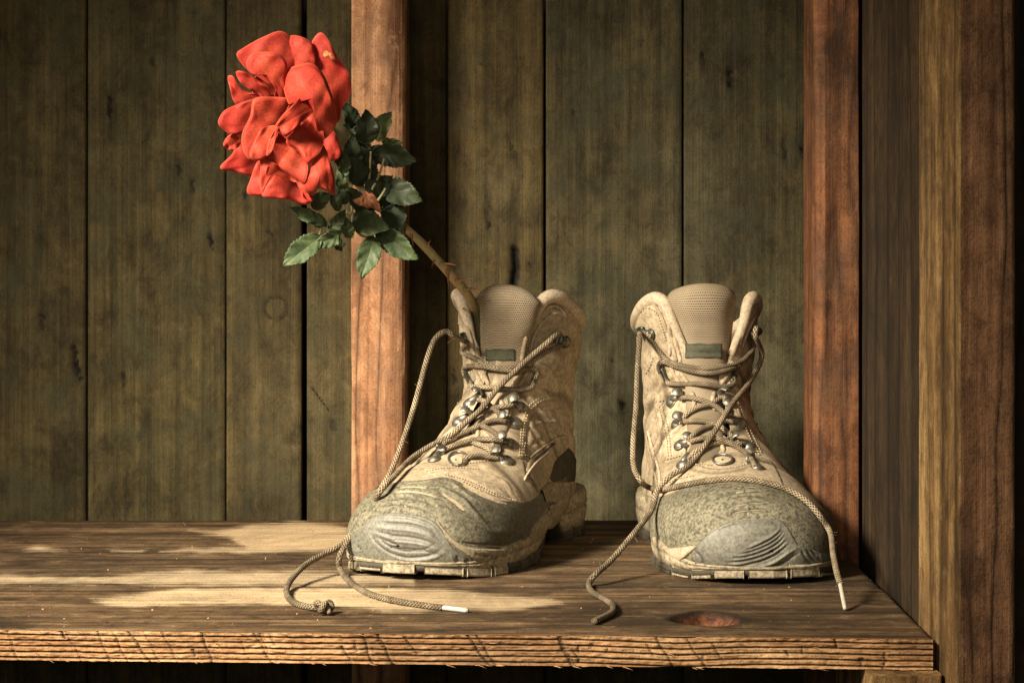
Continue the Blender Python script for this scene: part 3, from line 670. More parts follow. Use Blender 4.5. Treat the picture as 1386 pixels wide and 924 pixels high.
def build_sole(b):
    f, root = b.f, b.root
    S = [-.003, 0, .008, .03, .07, .10, .13, .16, .19, .215, .238, .254, .264, .2705]; Wd = [0, .018, .0285, .0365, .0365, .0375, .043, .0515, .0570, .0560, .0490, .0385, .0255, .0]
    Wd = [x * .985 for x in Wd]
    side_ = crom([(s_, w_) for s_, w_ in zip(S, Wd)], 110)
    outl = np.vstack([side_, side_[::-1][1:-1] * [1, -1]]); N_ = len(outl)
    sk = lambda s_: f.skew * ((s_ - .10) / .16) ** 2 * sstep(.05, .2, s_)
    tang = np.roll(outl, -1, 0) - np.roll(outl, 1, 0); nrm = np.stack([tang[:, 1], -tang[:, 0]], 1); nrm /= np.linalg.norm(nrm, axis=1)[:, None]; nrm *= -1
    if (nrm * (outl - [.13, 0])).sum() < 0: nrm = -nrm
    def ring(s_off, z): 
        q = outl + nrm * np.reshape(s_off, (-1, 1)); return np.stack([q[:, 0], q[:, 1] + sk(q[:, 0]), z], 1)
    so = outl[:, 0]
    arch = .0150 * np.exp(-((so - .098) / .021) ** 4)
    spring = .0042 * sstep(.235, .272, so)
    zb = .0052 + arch + spring
    ztop = np.interp(so, [0, .02, .06, .09, .12, .15, .20, .228, .245, .27], [.034, .034, .031, .029, .026, .0225, .0215, .0185, .0125, .0115])
    wob = np.array([nz(x * 60, y * 60, b.seed) for x, y in outl])
    lv = []
    prof = [(0.0, -.010), (0, -.0015), (.04, .0002), (.25, .0018), (.5, .0026), (.56, .0013), (.62, .0026), (.85, .0024), (.97, .0010), (1.0, -.0015), (1.0, -.008)]
    for fr_, off in prof: lv.append(ring(off + .0006 * wob * (off > 0), zb + (ztop - zb) * fr_ + .0005 * np.roll(wob, 5)))
    V = np.array(lv); n = len(prof)
    fs = gridfaces(n, N_, True)
    dirt = np.array([[.55 * (abs(p_[0] - .56) < .02) + .35 * (p_[0] > .95) + .15 for _ in range(N_)] for p_ in prof])
    mobj('midsole', f.world(V).reshape(-1, 3), [q[::-1] for q in fs] if True else fs, M['mid'], root, attrs={'dirt': dirt.ravel()})
    # outsole slab
    zz = [.0012 + arch + spring, .0056 + arch + spring]
    V = np.array([ring(-.012, zz[0]), ring(-.0015, zz[0]), ring(.0012, zz[0] + .0012), ring(.0016, zz[1]), ring(-.006, zz[1] + .0004)])
    mobj('outsole', f.world(V).reshape(-1, 3), gridfaces(5, N_, True) + [[j for j in range(N_)]], M['out'], root, attrs={'dirt': np.full(5 * N_, .2)})
    # lugs round the edge
    rr = random.Random(int(b.seed * 10) + 3); i = 0; seg = np.linalg.norm(np.roll(outl, -1, 0) - outl, axis=1)
    while i < N_:
        want = rr.uniform(.009, .013) if outl[i % N_, 0] < .225 else rr.uniform(.013, .024); j = i; acc = 0
        while j < N_ - 1 and acc < want: acc += seg[j]; j += 1
        if acc < .004: break
        idx = np.arange(i, j + 1) % N_; a_ = arch[idx]
        i = j; acc = 0; gp = rr.uniform(.0012, .0034)
        while i < N_ and acc < gp: acc += seg[min(i, N_ - 1)]; i += 1
        if a_.max() > .004: continue
        L = len(idx); so_ = .0014 + rr.uniform(-.0008, .0012)
        def rg(off, z): q = outl[idx] + nrm[idx] * off; return np.stack([q[:, 0], q[:, 1] + sk(q[:, 0]), z + 0 * q[:, 0]], 1)
        sp_ = spring[idx]; ztp = .0068 + rr.uniform(-.0006, .0012)
        secs = [rg(-.009, sp_ + .0001), rg(so_ - .0006, sp_ + .0001), rg(so_, sp_ + .0010), rg(so_ * .9, sp_ + ztp * .7), rg(so_ * .2, sp_ + ztp), rg(-.004, sp_ + ztp), ]
        V = np.array(secs).transpose(1, 0, 2).reshape(-1, 3); fs = gridfaces(L, 6, True) + [list(range(6)), [(L - 1) * 6 + q for q in range(6)][::-1]]
        toe = outl[idx, 0].mean() > .225
        o = mobj('lug', f.world(V), [q[::-1] for q in fs], M['mid'] if toe and rr.random() < .9 else M['out'], root, attrs={'dirt': np.full(len(V), .2)}, smooth=False)
        bevel(o, .0011, 3)

def build_tongue(b, rows, patch):
    """rows: (px centre, py, half width px, Y offset) from the throat up to the top; follows the lacing line"""
    f = b.f; q = np.array(rows, dtype=float); nA, nB = 120, 48
    us = np.linspace(.42, 1, 120); fl = f.world(f.surf(us, np.zeros(120))); fpy = CY + F * (H - fl[:, 2]) / fl[:, 1]
    o_ = np.argsort(fpy); Yf = np.interp(q[:, 1], fpy[o_], fl[o_, 1])
    kk = sstep(440, 500, q[:, 1]); q[:, 3] = q[:, 3] * (1 - kk) + (Yf + .0025) * kk
    c = crom(q, nA)
    cen = np.array([P(r[0], r[1], r[3]) for r in c]); hw = c[:, 2] * c[:, 3] / F
    a = np.linspace(0, 1, nA); thick = np.interp(a, [0, .3, .8, 1], [.003, .0040, .0062, .0075])
    endt = np.clip((1 - a) / .055, 0, 1); dome = np.sqrt(1 - (1 - endt) ** 2)
    side_ = f.N; T_ = np.gradient(cen, axis=0); T_ /= np.linalg.norm(T_, axis=1)[:, None]
    fr = np.cross(side_[None], T_); fr /= np.linalg.norm(fr, axis=1)[:, None]
    if (fr[60] * f.T).sum() < 0: fr = -fr
    V = []; uvs = []
    arc = np.concatenate([[0], np.cumsum(np.linalg.norm(np.diff(cen, axis=0), axis=1))])
    for i in range(nA):
        curve = np.interp(a[i], [0, .5, 1], [.10, .22, .34])
        for j in range(nB):
            th = 2 * math.pi * j / nB; cx_, sx_ = math.cos(th), math.sin(th)
            x = hw[i] * np.sign(cx_) * abs(cx_) ** .75; y = thick[i] * np.sign(sx_) * abs(sx_) ** .8 * (.25 + .75 * dome[i])
            x *= (.86 + .14 * dome[i])
            bend = -curve * (abs(x / max(hw[i], 1e-6)) ** 2.2) * hw[i] * 1.1
            wr = .0007 * math.sin(a[i] * 34 + x * 160) * math.exp(-((a[i] - .25) / .3) ** 2)
            p_ = cen[i] + side_ * x + fr[i] * (y + bend + wr); V.append(p_); uvs.append((x * 760, arc[i] * 640))
    V = np.array(V)
    fs = gridfaces(nA, nB, True) + [[(nA - 1) * nB + j for j in range(nB)][::-1], [j for j in range(nB)]]
    dirt = np.array([[.5 * sstep(.30, .05, a[i]) + .25 * abs(math.cos(2 * math.pi * j / nB)) ** 3 for j in range(nB)] for i in range(nA)]).ravel()
    o = mobj('tongue', V, [q_[::-1] for q_ in fs], M['knit'], b.root, uv=uvs, attrs={'dirt': dirt})
    b.extra.append(BVHTree.FromPolygons([Vector(x) for x in V], [tuple(x) for x in fs[:-2]]))
    # woven patch on the tongue
    x0, y0, x1, y1 = patch; nx, ny = 26, 12; G = []
    for i in range(nx):
        for j in range(ny):
            px, py = x0 + (x1 - x0) * i / (nx - 1), y0 + (y1 - y0) * j / (ny - 1) + (.6 * math.sin(i * .5))
            e = min(i, j, nx - 1 - i, ny - 1 - j); p_, n_ = b.ray(px, py); G.append(p_ + n_ * (.0009 if e > 0 else -.0004))
    pt = mobj('patch', G, gridfaces(nx, ny), M['label'], o, attrs={'dirt': np.zeros(nx * ny)})
    pt['label'] = 'dark olive woven patch sewn on the tongue'
    st = []
    m1 = 1.8
    b.extra.append(BVHTree.FromPolygons([Vector(x) for x in G], [tuple(x) for x in gridfaces(nx, ny)]))
    mb = Mesh()
    for pl in ([(x0 + m1, y0 + m1), (x1 - m1, y0 + m1)], [(x1 - m1, y0 + m1), (x1 - m1, y1 - m1)], [(x1 - m1, y1 - m1), (x0 + m1, y1 - m1)], [(x0 + m1, y1 - m1), (x0 + m1, y0 + m1)]):
        q = crom(pl, max(4, int(plen(pl) / 1.7)))
        for i in range(0, len(q) - 1, 2): mb.tube([b.on(*q[i], .0003), b.on(*q[i + 1], .0003)], .00025, 4)
    s_ = mb.build('stitching', M['darkleather'], pt); s_['kind'] = 'stuff'
    return o

def hook(b, rivet, curl, size=1.0, mat='nickel', rl=.0016):
    """lace hook: round rivet plate and a curled horn bent back over the lace"""
    p, n = b.ray(*rivet); q, n2 = b.ray(*curl); n = (n + n2).normalized()
    d = (q - p); d = (d - n * d.dot(n)); 
    if d.length < .004: d = d.normalized() * .004
    L = min(d.length, .010); d.normalize(); s = n.cross(d); mb = Mesh()
    R = .0030 * size
    # rivet dome
    V = []; na, nb = 16, 7
    for j in range(nb):
        t = j / (nb - 1) * math.pi / 2
        for i in range(na):
            a = 2 * math.pi * i / na; V.append(p + d * (math.cos(a) * R * math.cos(t)) + s * (math.sin(a) * R * math.cos(t)) + n * (R * .62 * math.sin(t) + .0004))
    fs = gridfaces(nb, na, True) + [[(nb - 1) * na + i for i in range(na)]]
    mb.add(V, fs)
    # base plate
    mb.tube([p + n * .0002, p + n * .0012], [R * 1.22, R * 1.12], 18)
    mb.tube([p + n * .0007 - d * .0005, p + d * L * .5 + n * .0009, p + d * L + n * .0012], [.0016 * size, .0019 * size, .0016 * size], 10)
    # horn: wide flattened strip rising and curling back
    c0 = p + d * (L * .55); hgt = .0052 * size
    path = []
    for k in range(13):
        a = -.35 + k / 12 * 3.7
        path.append(c0 + d * (L * .50 + .0024 * size * math.sin(a)) + n * (.0028 * size - .0026 * size * math.cos(a) + .0006) - d * (.0010 * k / 12))
    path = [np.array(x) for x in path]; T_ = np.gradient(np.array(path), axis=0)
    V = []; sv = np.array(s)
    for k, c_ in enumerate(path):
        t_ = T_[k] / (np.linalg.norm(T_[k]) + 1e-9); m2 = np.cross(t_, sv); wd = (.0030 - .0008 * (k / 12)) * size * (1 if k < 12 else .5); th = .0008 * size
        for i in range(12):
            a = 2 * math.pi * i / 12; V.append(c_ + sv * math.cos(a) * wd + m2 * math.sin(a) * th)
    mb.add(V, gridfaces(13, 12, True) + [list(range(12)), [12 * 12 + i for i in range(12)][::-1]])
    return mb.build('lace_hook', M[mat], b.root)
def loop_ring(b, cx_, cy_, rx, ry, lift=.002, r=.0009, mat='nickel', name='eyelet_ring'):
    q = [b.on(cx_ + rx * math.cos(a), cy_ + ry * math.sin(a), lift) for a in np.linspace(0, 2 * math.pi, 29)[:-1]]
    q = np.array(q); q = np.vstack([q, q[:1]]); V, f_ = tube_vf(q, r, 8, cap=False); return mobj(name, V, f_, M[mat], b.root)
def lace_guide(b, a, c, r=.0021, mat='dring'):
    p0, p1 = b.on(*a, .0022), b.on(*c, .0022); path = crom([p0, (p0 + p1) / 2 , p1], 14)
    rr = np.full(14, r * 1.0); rr[0] = rr[-1] = r * .7; mb = Mesh(); mb.tube(path, rr, 14)
    d = Vector(p1 - p0).normalized()
    n = b.ray(*((np.array(a) + np.array(c)) / 2))[1]
    for e in (p0, p1): mb.tube([Vector(e) - n * .003, Vector(e) - n * .0004], .0012, 8)
    # strap holding the guide
    return mb.build('lace_guide', M[mat], b.root)

def pt_of(b, e):
    """(px,py,'s',lift) on the boot / (px,py,Y) at a depth / (px,py,'f',z) at height z over the shelf"""
    if e[2] == 's': return np.array(b.on(e[0], e[1], e[3]))
    if e[2] == 'f': return np.array(P(e[0], e[1], shelf_Y(e[1], e[3])))
    return np.array(P(e[0], e[1], e[2]))
LR = .00188
def lace(b, name, pts, parent=None, r=LR, dirt=0.0, smooth=2, dfn=None, ends=(1, 1)):
    q = np.array([pt_of(b, e) for e in pts]); L = plen(crom(q, 80)); n = max(8, int(L / .0011)); path = smooth_path(crom(q, n), smooth)
    path[:, 2] = np.maximum(path[:, 2], r * .95)
    k = 14; T, N_, B_ = frames(path); s_ = np.linspace(0, L, n); a = np.linspace(0, 1, k + 1); th = a * 2 * math.pi
    ph = s_[:, None] / (2 * r)
    m_ = np.maximum(np.sin(2 * math.pi * (6 * a[None] + 3.0 * ph * .5)), np.sin(2 * math.pi * (6 * a[None] - 3.0 * ph * .5)))
    rr = r * (1 + .05 * np.sin(s_ * 900)[:, None] * .4 + .04 * m_)
    V = path[:, None] + rr[..., None] * (np.cos(th)[None, :, None] * N_[:, None] + np.sin(th)[None, :, None] * B_[:, None])
    uv = np.stack([np.broadcast_to(a[None], (n, k + 1)), np.broadcast_to(ph * .5, (n, k + 1))], -1).reshape(-1, 2)
    d = np.full((n, k + 1), float(dirt))
    if dfn is not None: d = np.maximum(d, np.array([dfn(x) for x in path])[:, None] + 0 * d)
    fs = gridfaces(n, k + 1); fs += [[j for j in range(k)][::-1], [(n - 1) * (k + 1) + j for j in range(k)]]
    o = mobj(name, V.reshape(-1, 3), [x[::-1] for x in fs], M['lace'], parent or b.root, uv=uv, attrs={'dirt': d.ravel()})
    return o, path
def fuzz(o, path, seed, n=40, r=LR):
    rr = random.Random(seed); mb = Mesh()
    for _ in range(n):
        p = path[rr.randrange(len(path))]; d = np.array([rr.gauss(0, 1) for _ in range(3)]); d /= np.linalg.norm(d); L = rr.uniform(.0010, .0028)
        e = np.array([rr.gauss(0, 1) for _ in range(3)]) * L * .25
        mb.tube([p + d * r * .9, p + d * (r + L * .5) + e, p + d * (r + L) + e * 2.2], [.00009, .00007, .00004], 3, False)
    x = mb.build('loose_fibres', M['thread'], o); x['kind'] = 'stuff'
# ================================================================ boot standing right (plain one)
bR = Boot(BR, empty('hiking_boot', BR.O, label='tan hiking boot without a flower, its lace looped across the grey toe', cat='boot', group='pair of worn hiking boots'), 1.7)
def X5(p): return [(850 + x / 6.16, 370 + y / 6.16) for x, y in p]     # tracing frames (enlarged crops of the photograph)
def X6(p): return [(850 + x / 6.16, 510 + y / 6.16) for x, y in p]
def X7(p): return [(860 + x / 4.62, 640 + y / 4.62) for x, y in p]
def XL1(p): return [(600 + x / 6.16, 370 + y / 6.16) for x, y in p]
def XL2(p): return [(570 + x / 6.16, 500 + y / 6.16) for x, y in p]
def XL3(p): return [(460 + x / 4.95, 640 + y / 4.95) for x, y in p]
def XL4(p): return [(680 + x / 4.62, 560 + y / 4.62) for x, y in p]
build_upper(bR); build_sole(bR)
# lacing facings (pale panels either side of the throat)
bR.panel('facing', X6([(280,-60),(300,-200),(420,-260),(640,-260),(640,700),(470,640),(300,700),(270,400),(240,200)])[:0] or X6([(300,690),(290,560),(250,380),(215,200),(250,60),(330,-60),(560,-60),(560,640),(430,660)]), .0009, M['suede2'], (.44, .90, -1.9, -.08), (190, 120), sides=False)
bR.panel('facing', X6([(1110,660),(1050,560),(980,400),(930,260),(950,100),(900,-60),(640,-60),(640,640),(900,690)]), .0009, M['suede2'], (.44, .90, .08, 1.9), (190, 120), sides=False)
# vamp overlay between facings and toe cap
bR.panel('vamp', X6([(170,560),(230,650),(300,715),(440,690),(560,700),(640,750),(800,765),(960,740),(1100,700),(1190,690),(1300,900),(1300,1010),(200,1010),(180,800)]), .0006, M['suede'], (.20, .62, -2.0, 2.0), (150, 190),
   marks=[(X6([(430,690),(480,740),(600,790),(760,800),(960,770),(1080,700)]), 2, -.0005)])
# grey toe cap
capR = X7([(60,140),(160,150),(330,90),(560,65),(760,70),(960,110),(1060,180),(1260,280),(1330,420),(1330,600),(1100,680),(60,680),(40,460),(40,300)])
bR.panel('toe_cap', capR, .0012, M['cap'], (.02, .46, -2.6, 2.6), (230, 360), facemin=-.4, ms=.85, marks=[
   (X7([(560,268),(660,240),(780,232),(870,250)]), 1.6, -.0016), (X7([(560,252),(660,224),(780,216),(870,234)]), 1.6, .0003),
   (X7([(560,218),(650,200),(760,188),(850,198)]), 1.6, -.0016), (X7([(560,203),(650,184),(760,172),(850,184)]), 1.6, .0003),
   (X7([(570,170),(690,148),(840,160)]), 1.5, -.0012), (X7([(590,135),(700,118),(820,128)]), 1.4, -.0010), (X7([(600,105),(700,92),(800,100)]), 1.3, -.0008),
   (X7([(630,75),(670,95),(700,180),(712,290)]), 1.0, .0006),
   (X7([(130,310),(200,290),(330,200),(450,140),(570,90)]), 1.2, .0009), (X7([(190,360),(300,280),(430,180),(560,110)]), 1.1, .0008),
   (X7([(210,460),(330,420),(400,380)]), 1.0, .0007), (X7([(370,350),(410,385)]), 1.5, -.0005)],
   dirt=lambda x, y: .55 * sstep(1065, 1110, x) + .25 * sstep(690, 655, y))  # cap gets darker towards its right side and upper edge
bumpR = X7([(370,640),(380,560),(380,470),(440,400),(500,355),(560,315),(660,298),(780,290),(870,285),(930,315),(975,380),(1010,440),(1060,460),(1140,490),(1300,560),(1300,760),(360,760)])
bR.panel('toe_bumper', bumpR, .0021, M['rubber'], (.0, .30, -3.14, 3.14), (220, 420), edge=.0012, facemin=-1.1, ms=.55, marks=[
   (X7([(500,360),(620,318),(780,312),(900,322)]), 2.0, .0012),
   (X7([(480,560),(560,600),(700,590),(840,560),(960,490),(1020,460)]), 2.2, .0026), (X7([(470,590),(600,617),(760,605),(900,560),(1010,500)]), 1.8, -.0036)] + [
   (X7([(530 + 36 * k, 572 - 22 * k), (650 + 22 * k, 572 - 27 * k), (790 + 12 * k, 540 - 31 * k), (892 + 2 * k, 490 - 31 * k), (955 - 13 * k, 440 - 26 * k)]), 1.6, -.0022 + .0002 * k) for k in range(5)] + [
   (X7([(540 + 36 * k, 558 - 22 * k), (650 + 22 * k, 558 - 27 * k), (790 + 12 * k, 525 - 31 * k), (885 + 2 * k, 478 - 31 * k), (945 - 13 * k, 430 - 26 * k)]), 1.9, .0010) for k in range(5)] + [
   (X7([(380,480),(430,540),(400,590)]), 2.0, -.0014), (X7([(320,520),(360,600)]), 2.2, -.0016), (X7([(330,500),(390,560),(370,610)]), 1.5, .0012),
   (X7([(1030,480),(1060,530),(1100,560)]), 1.6, -.0018), (X7([(1060,480),(1090,520),(1120,545)]), 1.6, -.0016), (X7([(1090,480),(1120,510)]), 1.6, -.0014), (X7([(1140,500),(1150,545),(1110,575)]), 1.6, .0012)],
   dirt=lambda x, y: .45 * sstep(1060, 1100, x))  # bumper gets darker towards the right
bR.panel('rand', X7([(125,470),(250,465),(390,450),(375,480),(300,540),(220,570),(110,570),(90,500)]), .0026, M['pad'], (.10, .52, -2.9, -.6), (160, 150), sides=False)['label'] = 'cream rubber rand beside the toe'
# heel counter and side overlays
bR.panel('side_overlay', X6([(150,430),(185,500),(230,600),(300,705),(310,760),(270,900),(230,900),(150,640)]), .0011, M['suede'], (.45, .80, -2.7, -.5), (150, 120), sides=True, dirt=.35)
bR.cord('seam_piping', X6([(165,440),(190,540),(225,660),(262,780),(270,900)]), .0011, M['pad'])
bR.cord('seam_piping', X6([(155,480),(175,600),(215,740),(245,880)]), .0008, M['piping'])
bR.panel('heel_patch', X6([(1060,330),(1140,420),(1180,520),(1215,700),(1300,760),(1260,900),(1150,700),(1110,560)]), .0012, M['darkleather'], (.40, .85, .8, 2.9), (150, 120), sides=False)
bR.stitches([X6([(262,240),(300,400),(325,530),(340,660)]), X6([(285,220),(330,400),(350,530),(362,660)]), X6([(930,250),(985,380),(1050,520),(1110,640)]), X6([(910,270),(965,400),(1030,540),(1090,650)]),
   X6([(480,690),(600,745),(760,770),(930,745),(1050,700)]), X6([(560,690),(620,725),(700,738)]), X6([(300,690),(380,670),(450,650)]), X5([(150,330),(120,300),(180,290),(240,330),(280,430),(320,560)]), X5([(150,830),(190,760),(210,700)]),
   X6([(215,170),(240,200),(300,190)]), X5([(960,560),(1000,440),(1060,350)])])
bR.stitches([X6([(300,900),(420,850),(560,825)])])
for pl, r_, mt in ((X5([(338,540),(318,450),(270,330),(220,262),(175,232),(135,262),(108,330)]), .0011, 'piping'), (X5([(352,690),(350,560),(322,480)]), .0013, 'pad'), (X5([(930,600),(955,500),(1005,390),(1050,320),(1085,292)]), .0010, 'piping'), (X5([(950,620),(975,540),(1020,440),(1060,350)]), .0008, 'pad')):
    bR.cord('seam_piping', pl, r_, M[mt])
tongR = [(962,640,10,1.700),(958,610,24,1.708),(956,575,26,1.716),(955,545,26,1.722),(954,515,27,1.722),(954,490,33,1.718),(954,465,38,1.712),(953,440,43,1.708),(952.5,415,47,1.706),(952.5,400,50,1.707),(952.5,386,47,1.712)]
build_tongue(bR, tongR, (926.5, 464.5, 978, 485.5))
for a, c in (((909,543),(923,535)),((915,573),(931,566)),((920,602),(935,593)),((924,628),(934,616))): hook(bR, a, c, 1.42)
for a, c in (((986,545),(977,539)),((1003,573),(986,567)),((1014,604),(996,600)),((1025,633),(1012,622))): hook(bR, a, c, 1.42)
lace_guide(bR, (897,498), (906,519)); lace_guide(bR, (996,497), (989,517))
hook(bR, (882,452), (873,448), 1.25, 'dring'); hook(bR, (1022,452), (1030,446), 1.1, 'dring')
loop_ring(bR, 978, 623, 13, 6.5, .0016)
mshp = mobj('mesh_insert', [bR.on(978 + 12 * r_ * math.cos(a), 624 + 6 * r_ * math.sin(a), .0010 + .001 * (1 - r_)) for r_ in (.15, .5, .98) for a in np.linspace(0, 2 * math.pi, 21)[:-1]], gridfaces(3, 20, True), M['thread'], bR.root, attrs={'dirt': np.zeros(60)})
# gathered gusset folds either side of the tongue
for pl in ([(918,492),(924,508),(934,522)],[(908,494),(914,510),(926,526)],[(992,488),(986,505),(976,520)],[(1000,490),(994,508),(984,524)],[(928,590),(934,600),(932,615)],[(972,590),(976,600),(980,612)],[(937,530),(940,545),(938,556)],[(967,530),(964,545),(968,556)],[(912,455),(918,475),(922,492)],[(905,440),(911,470),(916,490)]):
    bR.cord('gusset_fold', pl, .0018, M['suede'], .0002)

zd = lambda x: .55 * math.exp(-(x[2] / .012) ** 2)
sh = empty('shoelace', bR.root.location); sh.parent = bR.root; sh.location = (0, 0, 0)
S = 's'
segR = [
 # loop from the left ankle hook, down and across the toe to the shelf
 [(884,455,S,.002),(874,450,S,.006),(866,458,1.700),(863,500,1.690),(861,550,1.680),(857,600,1.668),(858,632,1.655),(867,650,1.642),(884,661,S,.0045),(900,664,S,.0028),(925,659,S,.0024),(960,653,S,.0024),(1000,651,S,.0024),(1040,657,S,.0024),(1070,668,S,.0028),(1090,682,S,.0035),(1106,700,S,.0035),(1118,722,S,.005),(1128,750,1.500),(1133,775,1.466),(1137.5,790,1.450)],
 # strand from the right ankle hook down across the boot and out to the left
 [(1022,452,S,.002),(1031,446,S,.006),(1029,458,S,.0085),(1020,480,S,.0080),(1006,514,S,.0082),(986,556,S,.0090),(965,592,S,.0078),(941,624,S,.0066),(915,650,S,.0066),(898,668,S,.0072),(882,690,1.606),(856,724,1.572),(828,757,1.548),(806,777,1.528),(797.5,789,'f',.0022),(801,800,'f',.0021),(816,809,'f',.0021),(829,818,'f',.0023),(829,827,'f',.0026),(818,834,'f',.0022),(804,840.5,'f',.0021)],
 [(876,450,S,.004),(885,462,S,.003),(895,476,S,.003),(908,489,S,.0035),(930,497,S,.004),(958,500,S,.004),(984,497,S,.004),(1003,487,S,.0035),(1016,470,S,.003),(1026,452,S,.004)],
 [(897,506,S,.002),(894,496,S,.003),(900,490,S,.004),(914,494,S,.004),(935,503,S,.004),(960,507,S,.004),(984,503,S,.0035),(996,497,S,.003),(993,508,S,.002)],
 [(905,514,S,.002),(907,520,S,.0035),(925,521,S,.004),(950,522,S,.004),(975,525,S,.0035),(990,521,S,.003),(991,512,S,.002)],
 [(924,541,S,.0025),(932,539,S,.003),(948,543,S,.004),(966,551,S,.004),(980,561,S,.0035),(990,569,S,.0025)],
 [(982,543,S,.0025),(974,540,S,.003),(962,548,S,.003),(945,553,S,.003),(931,563,S,.003),(928,570,S,.002)],
 [(930,571,S,.0025),(942,572,S,.0035),(958,575,S,.004),(974,582,S,.004),(990,594,S,.0035),(1000,603,S,.0025)],
 [(992,572,S,.0025),(982,572,S,.003),(966,577,S,.003),(950,583,S,.003),(940,591,S,.003),(933,598,S,.002)],
 [(936,600,S,.0025),(950,597,S,.004),(968,597,S,.0042),(988,604,S,.004),(1006,615,S,.0035),(1016,624,S,.003),(1022,634,S,.0015)],
 [(1004,604,S,.0025),(994,604,S,.003),(975,600,S,.002),(955,605,S,.002),(941,614,S,.003),(934,622,S,.002)],
]
for i, sg in enumerate(segR):
    o, path = lace(bR, 'lace_strand', sg, sh, r=LR * (1.06 if i < 2 else .98), dfn=zd)
    if i < 2: fuzz(o, path, i, 45)
def aglet(b, a, c, parent, r=.00125, mat='aglet'):
    p0, p1 = pt_of(b, a), pt_of(b, c); path = crom([p0, p1], 10); rr = np.full(10, r); rr[0] = r * 1.15; rr[-1] = r * .8
    V, f_ = tube_vf(path, rr, 12); return mobj('aglet', V, f_, M[mat], parent)
aglet(bR, (1136.8,788,1.452), (1144,824,'f',.0012), sh, .0014)

# ================================================================ boot standing left (holds the rose)
bL = Boot(BL, empty('hiking_boot', BL.O, label='tan hiking boot with the red rose stem standing in it', cat='boot', group='pair of worn hiking boots'), .4)
build_upper(bL); build_sole(bL)
bL.panel('facing', XL2([(250,340),(350,240),(400,140),(330,0),(420,-60),(600,-60),(600,700),(100,800),(20,720),(120,600)]), .0009, M['suede2'], (.44, .90, -1.7, -.08), (190, 120), sides=False)
bL.panel('facing', XL2([(850,750),(870,600),(890,450),(930,340),(1010,280),(1100,250),(1150,180),(1130,60),(1000,-60),(560,-60),(560,700),(700,700)]), .0009, M['suede2'], (.44, .92, .08, 2.0), (190, 130), sides=False)
bL.panel('vamp', XL2([(-60,800),(100,780),(240,800),(420,800),(560,760),(680,790),(850,760),(880,900),(1010,1080),(1010,1300),(-200,1200),(-300,1000)]), .0007, M['suede'], (.16, .62, -2.0, 2.0), (160, 190),
   marks=[(XL3([(700,15),(820,40),(930,90),(1050,150),(1180,190)]), 2.0, -.0014), (XL3([(850,20),(970,50),(1080,100),(1160,180)]), 2.0, -.0012), (XL3([(780,0),(950,10),(1090,60),(1150,130)]), 2.0, .0012)])
bL.panel('quarter', XL4([(190,0),(330,-30),(400,-60),(420,60),(380,130),(300,170),(200,250),(150,280),(160,150)]), .0006, M['suede'], (.46, .86, .5, 3.0), (170, 150), sides=False,
   marks=[(XL4([(200,60),(290,52),(350,45)]), 2.4, .0016), (XL4([(200,85),(270,110),(330,150)]), 2.6, -.0016), (XL4([(180,200),(220,170),(280,160)]), 2, -.0010)], dirt=.25)
capL = XL3([(-60,600),(-60,480),(40,330),(120,210),(260,100),(420,60),(560,50),(690,30),(800,60),(930,130),(1060,180),(1170,190),(1240,190),(1330,140),(1460,40),(1560,0),(1560,160),(1400,220),(1300,370),(1250,520),(1200,620),(900,640),(500,640)])
gr = lambda x, y: .15 + .65 * sstep(590, 680, x)  # left boot's cap gets darker towards its right side
bL.panel('toe_cap', capL, .0013, M['cap'], (.02, .62, -2.6, 2.8), (300, 380), facemin=-.4, ms=.85, dirt=gr, marks=[
   (XL3([(230,250),(330,225),(440,240),(560,260),(620,290)]), 1.6, .0010), (XL3([(300,232),(400,218),(520,240),(590,262)]), 1.3, -.0014), (XL3([(310,190),(430,175),(560,195),(640,230)]), 1.5, -.0014), (XL3([(330,170),(440,155),(560,178)]), 1.3, .0009),
   (XL3([(330,145),(450,128),(600,150),(680,190)]), 1.4, -.0012), (XL3([(360,110),(480,98),(620,110)]), 1.3, -.0010), (XL3([(400,85),(520,70),(640,85)]), 1.2, -.0008), (XL3([(430,190),(442,240)]), 1.2, -.0010),
   (XL3([(640,90),(720,140),(820,190),(890,270),(980,350)]), 3.2, .0022), (XL3([(660,120),(760,190),(840,260)]), 2.5, -.0018), (XL3([(740,65),(800,120),(900,190),(1010,240)]), 2.2, .0018),
   (XL3([(780,60),(900,130),(1040,190),(1160,215)]), 2.2, -.0012), (XL3([(800,460),(900,480),(1050,490),(1190,490)]), 2.0, -.0022), (XL3([(1190,400),(1230,450),(1240,500)]), 2.2, .0012),
   (XL3([(860,330),(1000,390),(1120,400)]), 5, .0010)])
bL.panel('rand', XL3([(640,300),(720,400),(800,470),(900,500),(1060,505),(1200,495),(1250,440),(1290,340),(1400,230),(1500,160),(1500,300),(1290,430),(1280,560),(1230,600),(1050,615),(930,590),(820,530),(700,430)]), .0028, M['mid'], (.10, .72, .5, 3.1), (220, 180), sides=False, dirt=.42,
   marks=[(XL3([(900,540),(1050,555),(1220,540)]), 1.6, -.0016), (XL3([(880,520),(1050,530),(1230,510)]), 1.6, .0003)])['label'] = 'tan rubber rand along the side'
bumpL = XL3([(-60,640),(-40,520),(110,400),(200,320),(260,285),(360,270),(480,280),(580,300),(660,350),(720,430),(770,510),(860,560),(1010,640),(1010,760),(40,760)])
ringm = []
for k in range(6):
    e = k * 34
    ringm.append((XL3([(225 + e * .1, 330 + e * .55), (240 + e * .9, 300 + e * 1.05), (360, 300 + e * 1.15), (480, 310 + e * 1.15), (600 - e * .1, 350 + e), (660, 410 + e * .8), (705, 480 + e * .5)]), 1.9, -.0016 if k % 2 else .0012))
